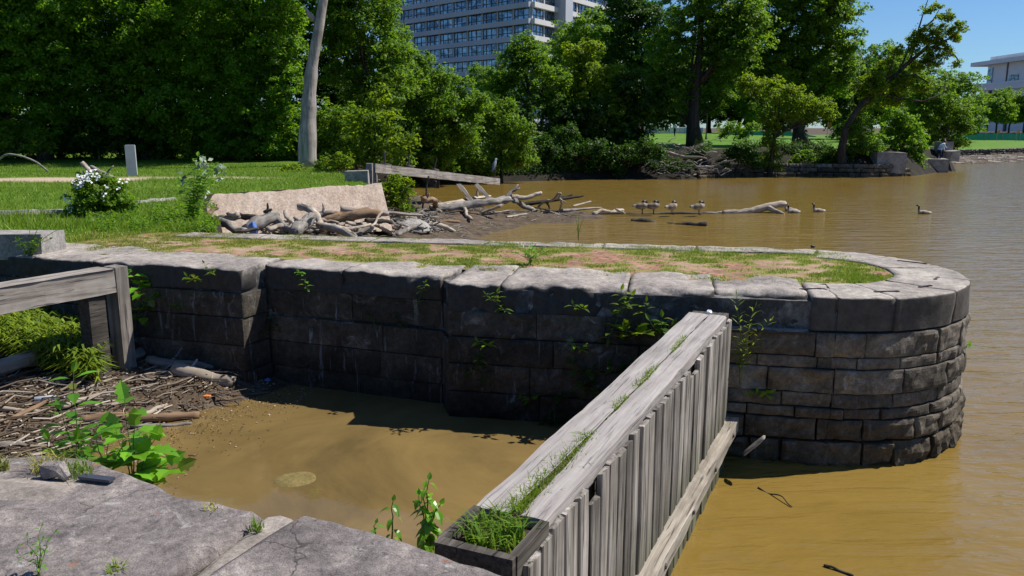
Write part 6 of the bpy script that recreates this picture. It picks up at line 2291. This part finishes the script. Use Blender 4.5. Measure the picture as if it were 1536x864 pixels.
def mesh_fence(label, pts, h):
    t = empty('mesh_fence', pts[0], label, 'fence')
    o0 = Vector(pts[0])
    mb = MB()
    for a, b in zip(pts, pts[1:]):
        a, b = Vector(a) - o0, Vector(b) - o0
        n_ = 8
        for i in range(n_):
            p, q = a.lerp(b, i / n_), a.lerp(b, (i + 1) / n_)
            s0, s1 = .10 * math.sin(i * 2.1), .10 * math.sin((i + 1) * 2.1)
            o_ = Vector((0, .012, 0))
            v_ = [p + Vector((0, 0, .08)), q + Vector((0, 0, .08)), q + Vector((0, 0, h + s1)), p + Vector((0, 0, h + s0))]
            mb.add(v_ + [x_ + o_ for x_ in v_], [(0, 1, 2, 3), (7, 6, 5, 4), (0, 4, 5, 1), (3, 2, 6, 7)])
    mb.build('mesh', M['fence'], t)
    for a in pts:
        mp = MB()
        a = Vector(a) - o0
        mp.tube([a + Vector((0, -.06, 0)), a + Vector((0, -.06, h + .15))], .05, 6)
        mp.build('post', M['postgrey'], t)


mesh_fence('green construction mesh fence across the far lawn behind the shade trees', [foot(u, 104) for u in (1080, 1120, 1160, 1200, 1240, 1280)], .62)
mesh_fence('green construction mesh fence on the right bank before the park trees', [foot(u, 140) for u in (1420, 1446, 1472, 1498, 1524, 1550, 1580)], 1.3)
for i, (u, D, lab) in enumerate(((1237, 96, 'orange marker flag on the far lawn beside the leaning tree'), (1490, 139, 'orange barrel sign beyond the right bank fence'), (1519, 139, 'second orange sign beyond the right bank fence'))):
    p = foot(u, D)
    t = empty('marker_flag', p, lab, 'marker')
    mb = MB()
    mb.tube([(0, 0, 0), (0, 0, 1.9)], .04, 6)
    mb.build('pole', M['postgrey'], t)
    mb = MB()
    mb.box((.22, 0, 1.6), (.5, .03, .5), jit=.03)
    mb.build('flag', M['orange'], t)
mb = MB()
a, b = foot(965, 128), foot(1052, 128)
n_ = 12
for i in range(n_):
    p = a.lerp(b, (i + .5) / n_)
    mb.box((p.x, p.y, p.z + .45), ((b - a).length / n_ - .12, .35, .9), jit=.03)
tag(mb.build('barrier', M['white']), 'pale low barrier wall beyond the lawn behind the walking person', 'barrier')
# lamp on the far lawn
p = foot(1057, 88)
t = empty('street_lamp', p, 'park lamp with a white globe between the far shade trees', 'street lamp')
mb = MB()
mb.tube([(0, 0, 0), (0, 0, .5), (0, 0, 3.1)], [.13, .07, .05], 8)
mb.build('pole', M['iron'], t)
me = bpy.data.meshes.new('globe')
import bmesh
bm = bmesh.new()
bmesh.ops.create_uvsphere(bm, u_segments=16, v_segments=10, radius=.22)
bm.to_mesh(me)
bm.free()
z_ = P(1057, 153, Y=88).z
link_mesh('globe', me, M['white'], t, (0, 0, z_ - p.z), smooth=True)
t.children[0].scale = (1, 1, (z_ - p.z - .15) / 3.1)

# ------------------------------------------------------------------ people
k = NT('skin')
k.base((.42, .26, .19))
M['skin'] = k.done(.6, .3)
M['shirt'] = plain('pale_blue_shirt', (.55, .66, .80), .9, .1)
M['navy'] = plain('navy_cloth', (.02, .025, .05), .9, .1)
M['hair'] = plain('dark_hair', (.03, .02, .015), .8, .2)


def person(label, loc, rz, joints, bones, rad, top_m, leg_m, waist, h=1.72):
    me = bpy.data.meshes.new('person')
    names = list(joints)
    me.from_pydata([joints[n] for n in names], [(names.index(a), names.index(b)) for a, b in bones], [])
    o = bpy.data.objects.new('person', me)
    col.objects.link(o)
    sk = o.modifiers.new('skin', 'SKIN')
    lay = me.skin_vertices[0] if me.skin_vertices else None
    if lay is None:
        bpy.context.view_layer.objects.active = o
        lay = me.skin_vertices[0]
    for i, n in enumerate(names):
        lay.data[i].radius = (rad[n], rad[n])
        lay.data[i].use_root = n == 'pelvis'
    o.modifiers.new('sub', 'SUBSURF').levels = 1
    dg = bpy.context.evaluated_depsgraph_get()
    nm = bpy.data.meshes.new_from_object(o.evaluated_get(dg))
    o.modifiers.clear()
    o.data = nm
    nm.materials.clear()
    for m_ in (M[top_m], M[leg_m], M['skin'], M['hair']):
        nm.materials.append(m_)
    J = {n: Vector(v) for n, v in joints.items()}
    for p_ in nm.polygons:
        c = p_.center
        near_ = min(J, key=lambda n: (J[n] - c).length)
        p_.material_index = 2 if near_ in ('neck', 'face', 'hand_l', 'hand_r') else 3 if near_ in ('crown',) else 1 if near_ in ('knee_l', 'knee_r', 'foot_l', 'foot_r', 'hip_l', 'hip_r', 'toe_l', 'toe_r', 'pelvis') else 0
        p_.use_smooth = True
    o.location = loc
    o.rotation_euler = (0, 0, rz)
    tag(o, label, 'person', 'people')
    return o


BON = [('pelvis', 'waist'), ('waist', 'chest'), ('chest', 'neck'), ('neck', 'face'), ('face', 'crown'), ('chest', 'sh_l'), ('sh_l', 'el_l'), ('el_l', 'hand_l'), ('chest', 'sh_r'), ('sh_r', 'el_r'),
       ('el_r', 'hand_r'), ('pelvis', 'hip_l'), ('hip_l', 'knee_l'), ('knee_l', 'foot_l'), ('foot_l', 'toe_l'), ('pelvis', 'hip_r'), ('hip_r', 'knee_r'), ('knee_r', 'foot_r'), ('foot_r', 'toe_r')]
RD = dict(pelvis=.14, waist=.13, chest=.16, neck=.06, face=.095, crown=.085, sh_l=.07, el_l=.05, hand_l=.04, sh_r=.07, el_r=.05, hand_r=.04, hip_l=.095, knee_l=.065, foot_l=.05, toe_l=.04,
          hip_r=.095, knee_r=.065, foot_r=.05, toe_r=.04)
WALK = dict(pelvis=(0, 0, .92), waist=(0, 0, 1.08), chest=(.01, 0, 1.32), neck=(.02, 0, 1.48), face=(.05, 0, 1.58), crown=(.03, 0, 1.68), sh_l=(0, .19, 1.38), el_l=(-.1, .23, 1.12), hand_l=(.0, .22, .9),
            sh_r=(0, -.19, 1.38), el_r=(.08, -.23, 1.12), hand_r=(.2, -.2, .95), hip_l=(0, .09, .86), knee_l=(.10, .09, .48), foot_l=(.12, .09, .06), toe_l=(.26, .09, .04),
            hip_r=(0, -.09, .86), knee_r=(-.04, -.09, .48), foot_r=(-.2, -.09, .08), toe_r=(-.07, -.09, .04))
BEND = dict(pelvis=(-.12, 0, .86), waist=(.02, 0, 1.02), chest=(.24, 0, 1.16), neck=(.38, 0, 1.25), face=(.47, 0, 1.30), crown=(.52, 0, 1.39), sh_l=(.26, .18, 1.18), el_l=(.36, .22, .95), hand_l=(.55, .14, .88),
            sh_r=(.26, -.18, 1.18), el_r=(.36, -.22, .95), hand_r=(.55, -.12, .86), hip_l=(-.1, .1, .80), knee_l=(.05, .12, .45), foot_l=(-.02, .12, .06), toe_l=(.13, .13, .04),
            hip_r=(-.1, -.1, .80), knee_r=(.03, -.12, .45), foot_r=(-.05, -.12, .06), toe_r=(.1, -.13, .04))
p = foot(1010, 100)
person('person in a pale blue shirt and dark trousers walking on the far lawn', p, math.pi + .8, WALK, BON, RD, 'shirt', 'navy', .95)
p = P(1410, 238, Y=67.2)
person('person in a pale blue top bending over on the stone block', (p.x, 67.4, p.z + .02), -.3, BEND, BON, RD, 'shirt', 'postgrey', .9)
p = P(1416, 238, Y=68.0)
person('person in dark clothes standing behind the bending one on the blocks', (p.x, 68.1, P(1410, 238, Y=67.2).z + .02), 2.6, WALK, BON, RD, 'navy', 'navy', .9)
p = foot(1391, 68.9)
person('person in blue half hidden by leaves left of the stone blocks', (p.x, 67.2, P(1410, 238, Y=67.2).z - .25), .6, BEND, BON, RD, 'shirt', 'navy', .9)

# ------------------------------------------------------------------ buildings
# white hall with overhanging roof slabs, right
by1, by0 = 262.0, 150.0
bx = P(1456, 96, Y=by1).x
hall = empty('white_hall', (bx, by1, 2.5), 'white flat-roofed hall with wide overhanging slabs beyond the park trees', 'building')


def hb(mb, x0, x1, y0, y1, z0, z1):
    mb.box(((x0 + x1) / 2 - bx, (y0 + y1) / 2 - by1, (z0 + z1) / 2 - 2.5), (x1 - x0, y1 - y0, z1 - z0))


zr = P(1456, 96, Y=by1).z
mb = MB()
hb(mb, bx, bx + 80, by0, by1, zr - .9, zr + .3)
hb(mb, bx + 2, bx + 78, by0 + 4, by1 - 7, zr + .3, zr + 1.5)
mb.build('roof', M['bldwhite'], hall)
mb = MB()
z2 = zr - 7.4
hb(mb, bx + .4, bx + 80, by0, by1 - 3.0, z2 - 1.2, z2 + .3)
hb(mb, bx + .3, bx + .55, by0, by1 - 3.0, z2 + .3, z2 + 1.0)
mb.build('terrace_slab', M['bldwhite'], hall)
mb = MB()
hb(mb, bx + 2.2, bx + 75, by0, by1 - 6, z2 + .3, zr - .9)
mb.build('upper_wall', M['bldwhite'], hall)
mb = MB()
hb(mb, bx + 1.6, bx + 75, by0, by1 - 4, 2.5, z2 - 1.2)
mb.build('lower_wall', M['bldwhite'], hall)
for i in range(6):
    yy = by1 - 10.5 - i * 9.5
    mb = MB()
    hb(mb, bx + 1.0, bx + 1.5, yy, yy + .8, 2.5, z2 - 1.2)
    mb.build('column', M['brownsteel'], hall)
    mb = MB()
    hb(mb, bx + 1.95, bx + 2.15, yy - 6, yy - 5.6, z2 + .3, zr - .9)
    mb.build('column', M['brownsteel'], hall)
    mb = MB()
    a_, b_ = ((by1 - 9, by1 - 6.6) if i == 0 else (yy - 2, yy + 2.5))
    hb(mb, bx + 2.0, bx + 2.15, a_, b_, z2 + .5, zr - (1.6 if i == 0 else 4.5))
    mb.build('window', M['glass'], hall)

# office building with banded storeys, centre
ox, oy = P(797, 20, Y=185).x, 185.0
off = empty('office_building', (ox, oy, 2.6), 'grey office block with banded balconies and ribbon windows behind the trees', 'building')
dl, dr = R(-46), R(32)      # azimuths of the two visible faces running away from the corner
FH = 3.5
zt = P(797, 6, Y=185).z + .35


def face(az, length, out, floors, mats, first):
    d = Vector((math.sin(az), math.cos(az), 0))
    nrm = Vector((d.y, -d.x, 0)) if out > 0 else Vector((-d.y, d.x, 0))
    Mx = Matrix((( d.x, -nrm.x, 0), (d.y, -nrm.y, 0), (0, 0, 1)))
    for f in range(floors):
        zs = zt + (first - f) * FH - 2.6
        mb = MB()
        prot = .9 if f % 3 else .45
        a = d * (length / 2) + nrm * (prot / 2)
        mb.box((a.x, a.y, zs - .42), (length, prot, 1.1), rot=Mx)
        # rows of slots in the parapet
        mb.build('balcony_band', M[mats], off)
        mb = MB()
        a = d * (length / 2) - nrm * .35
        mb.box((a.x, a.y, zs - .9 - (FH - .95) / 2), (length - .3, .2, FH - .9), rot=Mx)
        mb.build('window_band', M['glass'], off)
        mm = MB()
        nn = int(length / 1.7)
        for i in range(nn):
            a = d * (.9 + i * 1.7) - nrm * .2
            mm.box((a.x, a.y, zs - .9 - (FH - .95) / 2), (.07, .14, FH - .94), rot=Mx)
        a = d * (length / 2) - nrm * .18
        mm.box((a.x, a.y, zs - .9 - (FH - .95) * .62), (length - .3, .16, .16), rot=Mx)
        mm.build('mullion', M['brownsteel'], off)
    zb, zt_ = 0.0, zt + first * FH - 2.6 - 1.0
    nn = int(length / 5.2)
    for i in range(nn + 1):
        a = d * (.5 + i * (length - 1.0) / nn) - nrm * .22
        mm = MB()
        mm.box((a.x, a.y, (zb + zt_) / 2), (.42, .4, zt_ - zb), rot=Mx)
        mm.build('column', M['bldgrey'], off)


face(dl, 52, -1, 11, 'bldgrey', 4)
face(dr, 60, 1, 11, 'bldlight', 4)
mb = MB()
a, b = Vector((math.sin(dl), math.cos(dl), 0)) * 52, Vector((math.sin(dr), math.cos(dr), 0)) * 60
n1_, n2_ = Vector((math.cos(dl), -math.sin(dl), 0)), Vector((math.cos(dr), -math.sin(dr), 0))
pts = [Vector((0, .9, 0)), a + Vector((.4, 1.2, 0)), a + b, b + Vector((-.4, 1.2, 0))]
zz = zt + 4.1 * FH - 2.6
mb.add([(p.x, p.y, -.5) for p in pts] + [(p.x, p.y, zz) for p in pts], [(3, 2, 1, 0), (4, 5, 6, 7)] + [(i, (i + 1) % 4, 4 + (i + 1) % 4, 4 + i) for i in range(4)])
mb.build('core', M['bldgrey'], off)
c = Vector((math.sin(dr), math.cos(dr), 0)) * 13
mb = MB()
mb.box((c.x + .9, c.y - .9, zz / 2), (3.0, 3.6, zz + .6), rz=-dr)
mb.build('stair_tower', M['bldgrey'], off)
